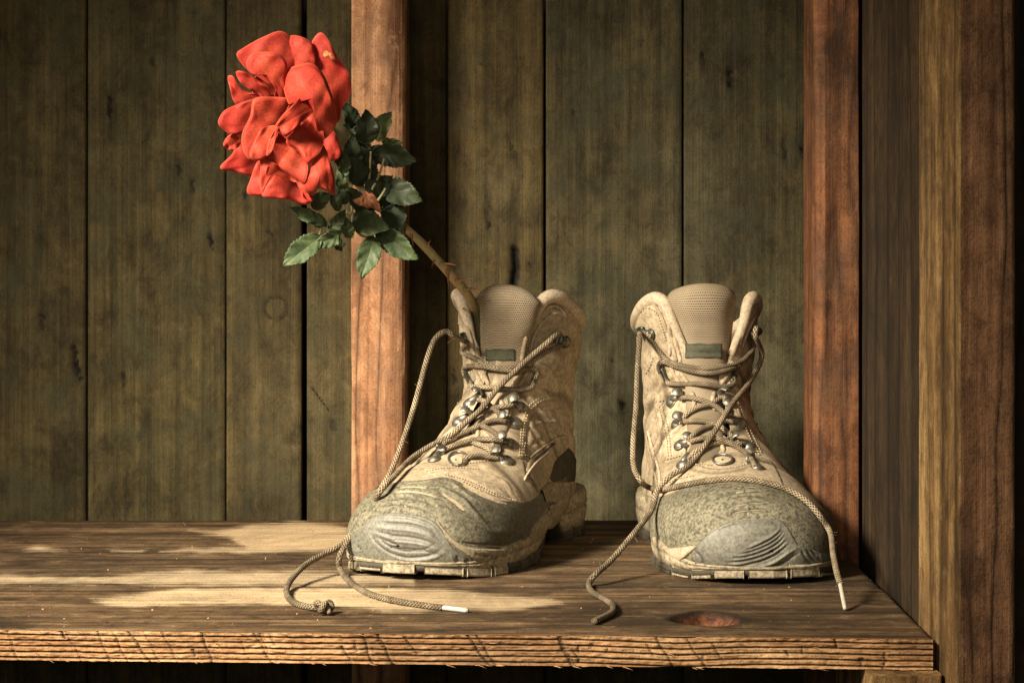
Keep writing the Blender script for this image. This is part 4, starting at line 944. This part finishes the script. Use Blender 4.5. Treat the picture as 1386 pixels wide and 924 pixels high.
bL.panel('toe_bumper', bumpL, .0022, M['rubber'], (.0, .32, -3.14, 3.14), (220, 420), edge=.0012, facemin=-1.1, ms=.38, marks=ringm + [
   (XL3([(230,360),(230,430),(330,520),(480,560),(620,540),(700,490)]), 2.0, -.0018), (XL3([(260,390),(300,460),(420,515),(560,510),(660,460)]), 1.8, -.0015), (XL3([(350,550),(480,580),(620,565),(720,520)]), 2.0, .0016),
   (XL3([(780,550),(800,600)]), 2.0, -.0022), (XL3([(820,560),(830,620)]), 2.0, .0018), (XL3([(850,560),(870,630)]), 1.8, -.0022), (XL3([(740,540),(770,590)]), 1.8, .0016), (XL3([(140,490),(160,530)]), 2.5, -.003)],
   dirt=lambda x, y: .2 + .3 * sstep(585, 640, x))  # gets darker towards the right
bL.panel('heel_patch', XL4([(400,210),(440,240),(470,330),(455,420),(400,430),(330,430),(295,400),(300,350),(350,270)]), .0012, M['darkleather'], (.52, .86, 1.2, 3.1), (140, 120), sides=False)
bL.panel('heel_counter', XL4([(290,430),(400,425),(455,420),(500,500),(530,600),(530,700),(330,740),(340,580),(250,560),(200,640),(180,700),(150,640),(230,480)]), .0022, M['mid'], (.46, .82, 1.2, 3.14), (170, 140), sides=False, dirt=.5)
bL.panel('side_overlay', XL4([(170,285),(230,230),(330,160),(400,130),(410,210),(330,290),(300,380),(260,450),(150,545),(130,430),(150,340)]), .0013, M['suede'], (.44, .82, .7, 3.0), (170, 140), sides=False, dirt=.3)
bL.cord('seam_piping', XL4([(170,282),(225,230),(300,175),(390,140)]), .0011, M['piping'])
bL.cord('seam_piping', XL4([(190,290),(250,240),(330,180)]), .0007, M['darkleather'])
bL.cord('seam_piping', XL4([(135,415),(160,370),(215,300),(290,230)]), .0009, M['pad'])
bL.stitches([XL2([(835,720),(845,560),(865,430),(920,320),(1000,260),(1090,230)]), XL2([(815,720),(825,560),(845,430),(900,300),(980,240),(1070,200)]), XL2([(250,800),(420,780),(560,760)]), XL2([(40,850),(220,820),(480,830)]),
   XL3([(700,10),(800,35),(900,70),(1000,120),(1100,165),(1180,185)]), XL3([(820,60),(960,120),(1060,160)]), XL1([(740,640),(790,500),(850,400),(900,350)]), XL1([(90,320),(150,450),(190,560)]), XL2([(230,360),(290,300),(360,250)]), XL4([(140,180),(130,240),(150,270)])])
for pl, r_, mt in ((XL1([(730,640),(745,560),(790,460),(850,385),(905,340),(960,335)]), .0009, 'pad'), (XL1([(700,600),(725,490),(775,390),(840,310),(910,270),(980,300),(1040,370)]), .0011, 'piping'), (XL1([(255,620),(215,470),(160,350),(105,292)]), .0011, 'piping'), (XL1([(700,700),(690,600)]), .0014, 'pad')):
    bL.cord('seam_piping', pl, r_, M[mt])
tongL = [(640,640,10,1.664),(652,612,22,1.678),(662,580,25,1.694),(670,550,26,1.706),(676,520,26,1.714),(678,495,31,1.712),(680,470,35,1.708),(682,445,39,1.704),(683.5,420,42,1.702),(683,402,47,1.704),(683,389,44,1.712)]
build_tongue(bL, tongL, (656.5, 472, 698, 489))
for a, c in (((635,546),(648,537)),((620,571),(634,563)),((588,622),(600,613))): hook(bL, a, c, 1.42)
for a, c in (((706,551),(690,545)),((697,572),(681,566)),((692,600),(675,594)),((686,625),(668,614))): hook(bL, a, c, 1.48)
lace_guide(bL, (632,504), (641,524)); lace_guide(bL, (726,503), (718,524))
hook(bL, (619,462), (614,457), 1.2, 'dring'); hook(bL, (765,463), (748,457), 1.35, 'dring')
loop_ring(bL, 620, 622, 12.5, 9, .0016)
mobj('mesh_insert', [bL.on(617 + 9 * r_ * math.cos(a), 624 + 7 * r_ * math.sin(a), .0010 + .001 * (1 - r_)) for r_ in (.15, .5, .98) for a in np.linspace(0, 2 * math.pi, 21)[:-1]], gridfaces(3, 20, True), M['thread'], bL.root, attrs={'dirt': np.zeros(60)})
for pl in ([(640,490),(646,508),(654,524)],[(650,490),(655,506),(662,522)],[(708,488),(704,504),(694,520)],[(718,488),(713,505),(702,522)],[(655,545),(660,556),(656,566)],[(676,540),(682,552),(688,560)],[(640,575),(648,585),(644,596)],[(655,585),(662,592),(668,602)],[(632,445),(640,468),(644,490)],[(624,440),(632,470),(638,495)],[(712,455),(708,475),(706,490)]):
    bL.cord('gusset_fold', pl, .0018, M['suede'], .0002)
shL = empty('shoelace', bL.root.location); shL.parent = bL.root; shL.location = (0, 0, 0)
segL = [
 [(621,463,S,.002),(614,455,1.690),(607,449,1.688),(598,450,1.686),(588,460,1.684),(579,482,1.680),(570,515,1.672),(559,555,1.662),(545,597,1.650),(530,636,1.638),(514,663,1.624),(499,684,1.612),(486,706,1.600),(474,724,1.590),(458,740,1.578),(436,751,1.566),(415,763,1.548),(398,779,1.524),(388.5,795,'f',.0030),(390,808,'f',.0021),(403,817,'f',.0021),(420,821,'f',.0024),(434,822,'f',.0028)],
 [(766,464,S,.002),(757,456,S,.004),(748,452,S,.0075),(735,463,S,.0075),(715,482,S,.0078),(695,505,S,.0078),(675,532,S,.0080),(655,556,S,.0085),(640,574,S,.0078),(612,597,S,.0066),(585,612,S,.0072),(560,630,S,.0068),(538,650,S,.0055),(518,672,S,.0060),(499,695,1.598),(482,717,1.588),(468,737,1.578),(459,755,1.568),(461,771,'f',.0045),(475,788,'f',.0022),(500,803,'f',.0021),(532,812,'f',.0021),(568,818,'f',.0021),(600,822,'f',.0021)],
 [(765,460,S,.003),(756,464,S,.005),(738,474,S,.0055),(716,489,S,.0055),(698,497,S,.005),(678,499,S,.0045),(660,496,S,.0045),(645,487,S,.004),(630,476,S,.004),(620,466,S,.003)],
 [(632,510,S,.002),(631,501,S,.003),(638,495,S,.004),(655,498,S,.0045),(676,501,S,.0045),(698,503,S,.004),(716,500,S,.0035),(725,503,S,.003),(723,512,S,.002)],
 [(640,518,S,.002),(641,524,S,.0035),(655,527,S,.004),(678,528,S,.004),(702,528,S,.0035),(717,525,S,.003),(720,516,S,.002)],
 [(648,543,S,.003),(656,545,S,.0035),(666,553,S,.0035),(676,561,S,.003),(684,568,S,.0025)],
 [(692,550,S,.003),(683,552,S,.0035),(668,554,S,.0035),(652,560,S,.0035),(640,567,S,.003),(635,570,S,.002)],
 [(684,572,S,.003),(670,572,S,.0035),(655,577,S,.0035),(638,585,S,.004),(620,593,S,.004),(605,603,S,.004),(598,614,S,.003)],
 [(645,578,S,.003),(656,580,S,.003),(668,588,S,.003),(678,597,S,.0025)],
 [(678,599,S,.003),(665,598,S,.0035),(648,598,S,.0038),(630,602,S,.004),(612,607,S,.0035),(600,613,S,.0025)],
 [(642,602,S,.003),(655,606,S,.003),(666,613,S,.003),(674,618,S,.0025)],
 [(672,618,S,.003),(660,619,S,.0035),(648,620,S,.003),(636,621,S,.0025),(626,622,S,.0015)],
]
for i, sg in enumerate(segL):
    o, path = lace(bL, 'lace_strand', sg, shL, r=LR * (1.06 if i < 2 else .98), dfn=zd)
    if i < 2: fuzz(o, path, i + 5, 50)
aglet(bL, (598,821.8,'f',.0021), (634,826,'f',.0014), shL, .00155)
# knot at the end of the lace
K = pt_of(bL, (438,820,'f',.0050)); kp = []
for a in np.linspace(0, 2 * math.pi, 60):
    kp.append(K + np.array([.0026 * (math.sin(a) + 1.1 * math.sin(2 * a)), .0024 * (math.cos(a) - 1.1 * math.cos(2 * a)), .0020 * -math.sin(3 * a)]))
kp = np.array(kp); V, f_ = tube_vf(kp, .00195, 10, cap=False); uvk = np.stack([np.tile(np.arange(10) / 10, 60), np.repeat(np.arange(60) * .15, 10)], 1)
mobj('knot', V, f_, M['lace'], shL, uv=uvk, attrs={'dirt': np.full(len(V), .25)})
V, f_ = tube_vf(crom([K + np.array([.002, 0, 0]), K + np.array([.0035, -.003, -.0015]), K + np.array([.004, -.0055, -.0035])], 8), .0014, 10)
mobj('lace_stub', V, f_, M['lace'], shL, uv=np.zeros((len(V), 2)), attrs={'dirt': np.full(len(V), .3)})
# ================================================================ the rose
rose = empty('red_rose', P(458, 190, 1.62), label='large red rose in full bloom leaning out of the boot on its thorny stem', cat='rose')
m = NT('red_petal'); co = ocoord(m); tip = m.attr('tip')
na_ = m.noise(co, 55, 5, .65); nb_ = m.noise(co, 700, 3, .7)
c = m.mix(tip, (.52, .088, .040), (.41, .042, .030)); c = m.mix(m.ramp(na_, [(.38, (.6,)), (.62, (0,))]), c, (.36, .016, .014))
c = m.mix(m.ramp(nb_, [(.36, (.5,)), (.54, (0,))]), c, (.22, .012, .010)); c = m.mix(m.math('MULTIPLY', m.attr('rim'), .5), c, (.72, .16, .09)); c = m.mix(m.attr('dirt'), c, (.50, .25, .09))
vein = m.noise(m.n('ShaderNodeUVMap').outputs[0], 1.0, 4, .6)
m.set(m.b, 'Subsurface Weight', .0)
M['petal'] = m.done(c, .62, m.bump(m.math('ADD', m.math('MULTIPLY', vein, 1.0), m.math('MULTIPLY', nb_, .5)), .2, .0010), Specular_IOR_Level=.22, Sheen_Weight=.0)
tr = m.n('ShaderNodeBsdfTranslucent', Color=(.9, .10, .03, 1)); mx = m.n('ShaderNodeMixShader', _0=.16, _1=m.b.outputs[0], _2=tr.outputs[0])
m.t.links.new(mx.outputs[0], m.t.nodes['Material Output'].inputs[0])
def leafmat(name, a, b, vein_c):
    m = NT(name); co = ocoord(m); uv = m.n('ShaderNodeUVMap').outputs[0]; sx = m.n('ShaderNodeSeparateXYZ', _0=uv)
    n1 = m.noise(co, 70, 4, .6); side_ = m.math('ABSOLUTE', sx.outputs[0])
    v = m.math('ABSOLUTE', m.math('SINE', m.math('MULTIPLY', m.math('SUBTRACT', sx.outputs[1], m.math('MULTIPLY', side_, .35)), 24.0)))
    v = m.ramp(v, [(0.0, (1,)), (.16, (0,))]); mid_ = m.ramp(side_, [(.02, (1,)), (.06, (0,))])
    vv = m.math('MAXIMUM', m.math('MULTIPLY', v, .6), mid_)
    c = m.mix(m.ramp(n1, [(.35, (0,)), (.65, (1,))]), a, b); c = m.mix(m.math('MULTIPLY', vv, .55), c, vein_c)
    c = m.mix(m.ramp(m.noise(co, 260, 4, .7), [(.36, (.5,)), (.52, (0,))]), c, tuple(x * .4 for x in a))
    return m.done(c, m.ramp(n1, [(.35, (.7,)), (.7, (.46,))]), m.bump(m.math('ADD', m.math('MULTIPLY', vv, -.8), m.math('MULTIPLY', n1, .4)), .5, .0012), Specular_IOR_Level=.45)
M['leaf'] = leafmat('green_leaf', (.040, .070, .024), (.085, .118, .045), (.16, .19, .09))
M['leaf_pale'] = leafmat('yellow_green_leaf', (.12, .16, .045), (.18, .22, .075), (.28, .30, .14))
M['leaf_shaded'] = leafmat('shaded_leaf', (.022, .036, .013), (.042, .060, .024), (.07, .09, .04))  # leaves lying in shade: the shade is put into a darker green
M['leaf_dry'] = leafmat('dry_leaf', (.22, .06, .02), (.34, .14, .05), (.30, .18, .08))
m = NT('rose_stem'); co = ocoord(m); n1 = m.noise(co, 60, 5, .7); n2 = m.noise(co, 500, 3, .6)
c = m.mix(m.ramp(n1, [(.38, (0,)), (.62, (1,))]), (.34, .33, .16), (.52, .37, .20)); c = m.mix(m.attr('tip'), c, (.30, .12, .06))
M['stem'] = m.done(c, .5, m.bump(n2, .3, .001), Specular_IOR_Level=.4)

YR = 1.585
def RC(x, y): return (290 + x / 3.695, 30 + y / 3.695)
def petal(outline, base_pt, tip_pt, d0, d1, bulge, lip=0.0, ruf=.0012, seed=0, tip=.5, dirt=0, raw=False, outer=True):
    """petal filled from its edge line; d0/d1 depth offset (m, + is away from the eye) at base_pt / tip_pt; bulge towards the eye; lip > 0 rolls the rim back"""
    pl = outline if raw else [RC(*q) for q in outline]; bp = base_pt if raw else RC(*base_pt); tp = tip_pt if raw else RC(*tip_pt)
    o = crom(pl, 84, True); c = o.mean(0); bp, tp = np.array(bp), np.array(tp); ax = tp - bp; LL = ax @ ax
    R_ = np.concatenate([np.linspace(0, .82, 15), [.87, .91, .945, .97, .99, 1.0]]); V = []; tips = []; uv = []; rim = []
    size = math.sqrt(LL)
    for i, r in enumerate(R_):
        for j in range(84):
            q = c + (o[j] - c) * r; t = float((q - bp) @ ax / LL); tcl = max(-.2, min(1.25, t))
            d = d0 + (d1 - d0) * tcl - bulge * .06 * (1 - r ** 1.8)
            sd_ = ((q - bp)[0] * ax[1] - (q - bp)[1] * ax[0]) / LL
            d -= bulge * .75 * math.sin(math.pi * max(0, min(1, tcl * .8 + .1))) * max(0, 1 - (sd_ / .75) ** 2 * (1 if outer else -.25))
            # side-to-side cupping
            sd_ = ((q - bp)[0] * ax[1] - (q - bp)[1] * ax[0]) / LL
            d += bulge * (.6 if outer else -.5) * sd_ * sd_
            a = 2 * math.pi * j / 84
            fa = math.atan2(sd_, t + .35)
            d -= (.0006 + bulge * .07) * (abs(math.sin(fa * 4.6 + seed * 1.3)) ** .7) * max(0, min(1, t + .2)) * (1 - .35 * r)
            e = max(0, (r - .55) / .45)
            d += ruf * e * (math.sin(a * 4 + seed * 1.7) + .6 * math.sin(a * 7 + seed * 3.1)) 
            d += .0005 * math.sin(q[0] * .21 + seed) * math.sin(q[1] * .17 + seed * 2) * 1.2
            d += lip * .6 * max(0, (r - .86) / .14) ** 1.6 * max(0, min(1, t * 1.4 - .2))
            V.append(P(q[0], q[1], YR + d)); rim.append(max(0, (r - .93) / .07)); tips.append(min(1, max(0, tip * .55 + .75 * max(0, r - .35) * max(0, tcl)))); uv.append((t * 1.5 + seed, sd_ * 26))
    fs = gridfaces(len(R_), 84, True)
    o_ = mobj('petal', V, fs, M['petal'], rose, uv=uv, attrs={'tip': tips, 'rim': rim, 'dirt': np.full(len(V), float(dirt))})
    s_ = o_.modifiers.new('thickness', 'SOLIDIFY'); s_.thickness = .0004; s_.offset = 0
    return o_
# back to front: outline, attachment, tip, depth at attachment, depth at tip, bulge, lip roll
PETALS = [
 # outer guard petals (seen behind and from the side)
 ([(487,105),(530,52),(570,90),(612,170),(650,215),(680,290),(678,370),(640,430),(620,500),(590,470),(550,350),(510,250),(490,190)],(610,520),(560,70),.030,.010,.012,.002),
 ([(30,730),(90,660),(130,590),(200,600),(260,660),(290,740),(225,778),(120,752)],(330,620),(40,728),.016,-.004,.007,.004),
 ([(112,165),(150,128),(240,78),(330,46),(385,82),(415,140),(430,200),(390,240),(300,310),(220,275),(160,235)],(420,400),(150,120),.018,.000,.010,.004),
 ([(375,75),(440,76),(492,115),(508,205),(480,260),(420,260),(395,170)],(470,380),(430,76),.016,.006,.010,.003),
 ([(68,275),(95,272),(122,320),(172,352),(225,365),(240,430),(150,440),(100,400),(82,345)],(330,450),(75,275),.010,-.004,.004,.001),
 ([(20,500),(48,447),(110,415),(190,388),(240,400),(210,500),(130,560),(85,562),(42,535)],(330,500),(25,500),.008,-.010,.008,.005),
 ([(168,857),(182,785),(225,690),(300,700),(350,760),(420,800),(440,860),(380,888),(260,872)],(370,640),(200,866),.010,-.004,.009,.004),
 ([(240,868),(285,790),(330,735),(400,780),(435,790),(482,858),(493,892),(455,912),(370,888)],(440,660),(440,900),.004,-.006,.008,.003),
 ([(110,248),(160,253),(220,293),(268,338),(290,400),(230,370),(170,332),(128,297)],(330,430),(115,250),.004,-.010,.004,.002),
 ([(540,585),(560,548),(592,538),(622,600),(632,660),(600,692),(560,680)],(560,520),(620,650),.014,.010,.005,.002),
 # middle whorl
 ([(200,385),(290,375),(385,385),(400,430),(350,500),(300,560),(240,640),(185,690),(145,640),(140,560),(180,470)],(420,520),(170,560),-.002,-.020,.004,.006),
 ([(185,162),(250,150),(320,160),(356,195),(366,240),(352,300),(378,412),(340,400),(300,320),(235,262),(190,262),(160,215)],(370,430),(200,165),-.002,-.016,.007,.006),
 ([(358,245),(430,213),(492,208),(545,262),(580,345),(606,430),(612,505),(578,562),(540,588),(515,540),(500,450),(450,380),(400,400),(375,414),(348,330)],(460,520),(500,230),-.006,-.012,.014,.008),
 ([(46,612),(68,572),(108,556),(132,598),(112,632),(70,638)],(130,590),(55,615),-.008,-.014,.003,.002),
 # heart of the flower
 ([(300,540),(362,590),(432,650),(468,712),(455,800),(410,785),(330,732),(255,682),(268,610)],(400,620),(330,740),-.010,-.016,.009,.004),
 ([(360,597),(430,520),(505,440),(525,410),(536,480),(548,580),(535,640),(495,692),(465,712),(430,655)],(500,560),(400,640),-.010,-.022,.008,.007),
 ([(300,532),(338,470),(400,408),(440,368),(485,348),(510,380),(488,440),(432,505),(362,570),(320,552)],(470,440),(310,540),-.014,-.028,.010,.006),
 ([(178,655),(215,570),(250,528),(310,520),(318,560),(285,640),(262,672),(232,690),(195,692)],(310,540),(195,685),-.016,-.026,.004,.004),
 ([(262,668),(268,610),(290,560),(308,520),(345,470),(376,415),(372,440),(335,500),(312,560),(300,610),(285,650)],(380,420),(265,665),-.022,-.036,.003,.002),
 ([(232,668),(300,705),(360,740),(412,785),(400,800),(340,775),(290,735),(262,720),(245,800),(238,860),(228,800),(232,720)],(360,700),(240,700),-.014,-.022,.003,.002),
 ([(448,822),(468,760),(498,690),(533,615),(560,640),(578,700),(600,770),(600,862),(558,842),(520,832),(497,862),(462,852)],(545,600),(500,850),-.004,-.016,.018,.010),
 ([(405,780),(430,775),(455,820),(470,860),(490,895),(450,880),(425,830)],(400,760),(480,880),-.012,-.014,.002,.001),
]
for i, (o_, b_, t_, d0, d1, bu, lip) in enumerate(PETALS):
    petal(o_, b_, t_, d0 * 1.25, d1 * 1.25, bu * 1.2, lip, seed=i + 1, tip=.9 if i < 10 else .35, outer=i < 4 or i in (9, 12, 20))
for k, (x, y) in enumerate([(565,165),(585,185)]):   # scorched torn rim
    petal([(545,152),(560,143),(584,160),(602,184),(590,186),(572,168),(550,174)], (600, 200), (545, 160), .004 + .001 * k, .002, .001, 0, .0003, 50 + k, .2, .9) if k == 0 else None
# petals on the side away from the eye, so the bloom is whole from other places
for k in range(5):
    a = k * 1.257 + .4; cx_, cy_ = 390, 160; ox = [(cx_ + math.cos(a) * 28 + (62 + 6 * math.sin(3 * t + k)) * .55 * math.cos(t), cy_ + math.sin(a) * 36 + 52 * .8 * math.sin(t)) for t in np.linspace(0, 2 * math.pi, 11)[:-1]]
    petal(ox, (430, 175), (cx_ + math.cos(a) * 60, cy_ + math.sin(a) * 80), .048, .022, -.006, -.003, seed=k + 30, tip=.8, raw=True)
# calyx: five narrow sepals and the hip behind the bloom
CAL = np.array(P(462, 186, YR + .048))
V, f_ = tube_vf(crom([CAL + np.array([-.012, -.010, .004]), CAL, CAL + np.array([.010, .008, -.008])], 12), np.interp(np.linspace(0, 1, 12), [0, .4, 1], [.009, .0085, .004]), 16)
mobj('hip', V, f_, M['stem'], rose, attrs={'tip': np.zeros(len(V))})

def leaf(base_pt, tip_pt, width, Yb, Yt, mat='leaf', fold=.35, roll=0.0, curl=.006, seed=0, frame=None, shape=.42):
    fr_ = frame or (lambda x, y: (380 + x / 3.85, 140 + y / 3.85))
    B = np.array(P(*fr_(*base_pt), Yb)); T = np.array(P(*fr_(*tip_pt), Yt)); ax = T - B; L = np.linalg.norm(ax); ax /= L
    view = (B + T) / 2 - np.array([0, 0, H]); view /= np.linalg.norm(view)
    s_ = np.cross(ax, view); s_ /= np.linalg.norm(s_); nrm = np.cross(s_, ax)     # nrm towards / away from the eye
    if nrm @ view > 0: nrm = -nrm
    cr, sr = math.cos(roll), math.sin(roll); s2 = s_ * cr + nrm * sr; n2 = nrm * cr - s_ * sr
    W = 1.0 * width / 3.85 * (Yb + Yt) / 2 / F / 2; nl, nw_ = 64, 13; V = []; uv = []; rr = random.Random(seed)
    ph = rr.uniform(0, 6)
    bendy = rr.uniform(-.16, .16)
    for i in range(nl):
        t = i / (nl - 1)
        prof = (t ** .62) * ((1 - t) ** .80) / ((shape ** .62) * ((1 - shape) ** .80)) * 1.0
        teeth = 1 + .13 * (((t * 11) % 1.0) - .5) * min(1, t * 8) * (1 if t < .96 else 0)
        w_ = W * min(1.05, prof) * teeth + .00015
        for j in range(nw_):
            x = (j / (nw_ - 1)) * 2 - 1
            z_ = fold * abs(x) * w_ - curl * (t - .3) ** 2 * 2.2 + .0011 * math.sin(t * 13 + ph + x * 1.5) * abs(x) + .0007 * math.sin(t * 24 - abs(x) * 6) * abs(x)
            V.append(B + ax * (L * (t + .05 * abs(x) * prof * (1 if t < .9 else 0))) + s2 * (x * w_ + bendy * L * math.sin(t * math.pi) * .5) + n2 * z_); uv.append((x, t))
    o = mobj('leaf', V, gridfaces(nl, nw_), M[mat], rose, uv=uv)
    sm = o.modifiers.new('thickness', 'SOLIDIFY'); sm.thickness = .00035; sm.offset = 0
    return o
Yl = 1.625
LEAVES = [ ((440,330),(500,240),100,1.646,1.636,'leaf_shaded',.3,.1),((350,330),(300,255),80,1.628,1.618,'leaf',.3,.2),((470,480),(560,400),110,1.648,1.636,'leaf_shaded',.3,.1),((350,520),(300,460),70,1.622,1.612,'leaf',.3,.1),((520,560),(590,470),120,1.650,1.640,'leaf_shaded',.3,.1), # base, tip, width, depth base/tip, material, fold, roll
 ((500,200),(560,48),95,1.640,1.635,'leaf_pale',.3,-.3),((530,215),(600,218),70,1.640,1.632,'leaf_pale',.3,.3),
 ((430,215),(450,55),120,1.632,1.620,'leaf_shaded',.3,.1),((475,265),(688,305),125,1.640,1.628,'leaf_shaded',.35,.2),
 ((530,430),(716,495),140,1.636,1.620,'leaf_shaded',.3,-.2),((385,610),(532,640),135,1.620,1.600,'leaf',.35,-.25),
 ((500,655),(690,806),125,1.622,1.604,'leaf',.3,.2),((487,690),(420,888),120,1.616,1.600,'leaf',.35,.1),
 ((210,690),(18,828),125,1.598,1.585,'leaf',.4,.25),((245,640),(72,540),75,1.600,1.585,'leaf',.4,.3),
 ((250,655),(325,572),66,1.600,1.595,'leaf',.35,.1),((318,672),(195,742),85,1.602,1.592,'leaf',.35,-.2),
 ((362,705),(345,608),66,1.606,1.600,'leaf',.35,.1),((165,548),(245,472),85,1.600,1.596,'leaf',.35,-.2),
 ((300,565),(285,430),62,1.604,1.600,'leaf',.35,0),((440,420),(355,290),120,1.630,1.615,'leaf_shaded',.3,.3),
 ((400,330),(365,190),95,1.634,1.618,'leaf_shaded',.3,-.2),((380,130),(340,12),85,1.632,1.622,'leaf_shaded',.3,.2),
 ((325,760),(285,700),55,1.610,1.602,'leaf_shaded',.3,.2),((400,480),(430,520),70,1.622,1.612,'leaf_dry',.3,.2),
 ((470,420),(420,240),140,1.642,1.630,'leaf_shaded',.3,-.1),((545,540),(470,420),150,1.640,1.622,'leaf_shaded',.3,.2),
 ((560,520),(610,665),130,1.640,1.622,'leaf_shaded',.3,-.1),((300,400),(345,270),64,1.612,1.605,'leaf',.3,.2),
 ((330,450),(300,380),60,1.612,1.602,'leaf',.3,-.2),((420,560),(360,450),80,1.626,1.612,'leaf_shaded',.3,.2),
 ((430,470),(505,530),70,1.618,1.606,'leaf_dry',.3,-.3),((300,180),(400,90),90,1.640,1.630,'leaf_shaded',.3,0),
 ((460,300),(380,180),110,1.646,1.640,'leaf_shaded',.3,.1),((480,520),(380,640),90,1.632,1.622,'leaf_shaded',.3,.2),
]
for i, (b_, t_, w_, y0, y1, mt, fo, ro) in enumerate(LEAVES): leaf(b_, t_, w_, y0, y1, mt, fo, ro, seed=i)
def LC(x, y): return (380 + x / 3.85, 140 + y / 3.85)
def stalk(name, pts, r0, r1, mat='stem', k=9, wob=0.0):
    q = crom([P(a, b_, c_) for a, b_, c_ in pts], 40); r_ = np.linspace(r0, r1, 40) * (1 + wob * np.sin(np.arange(40) * .9)); V, f_ = tube_vf(q, r_, k)
    return mobj(name, V, f_, M[mat], rose, attrs={'tip': np.zeros(len(V))})
main = [(462,188,1.634),(470,215,1.634),(478,240,1.634),(496,262,1.638),(522,284,1.642),(546,306,1.648),(570,328,1.656),(592,352,1.668),(612,374,1.684),(634,400,1.708),(646,428,1.745),(650,490,1.765)]
st = stalk('stem', main, .0025, .0040, wob=.05, k=14)
for pts in ([(478,240),(474,262),(477,290),(474,318)],[(477,288),(455,292),(436,305)],[(477,268),(466,262),(452,258)],[(474,318),(468,300),(470,285)],[(496,262),(500,240),(502,205)],[(500,262),(512,240),(520,215)],[(510,274),(518,262),(522,255)],[(477,300),(490,308),(508,314)],[(478,306),(488,318),(500,322)],[(436,305),(432,318),(425,325)]):
    stalk('leaf_stalk', [(a, b_, 1.628 - .00025 * max(0, 480 - a)) for a, b_ in pts], .0011, .0008, k=7)
def thorn(px, py, Y, tx, ty, tY, r=.0022):
    a = np.array(P(px, py, Y)); t_ = np.array(P(tx, ty, tY)); m_ = (a * .55 + t_ * .45) + np.array([0, 0, .0006]); q = crom([a, m_, t_], 9)
    V, f_ = tube_vf(q, np.interp(np.linspace(0, 1, 9), [0, .3, 1], [r, r * .42, .0001]), 8)
    mobj('thorn', V, f_, M['stem'], st, attrs={'tip': np.repeat([.2,.3,.5,.7,.8,.9,1,1,1], 8).tolist() + [0, 1]})
for t_ in ((556,316,1.650,560,336,1.642),(578,334,1.657,583,325,1.650),(596,357,1.668,617,359,1.660),(606,366,1.674,607,391,1.664),(618,381,1.684,640,377,1.672),(628,392,1.694,650,392,1.690),(530,292,1.642,540,286,1.636),(548,308,1.647,548,322,1.640),(590,350,1.666,584,362,1.660)): thorn(*t_)
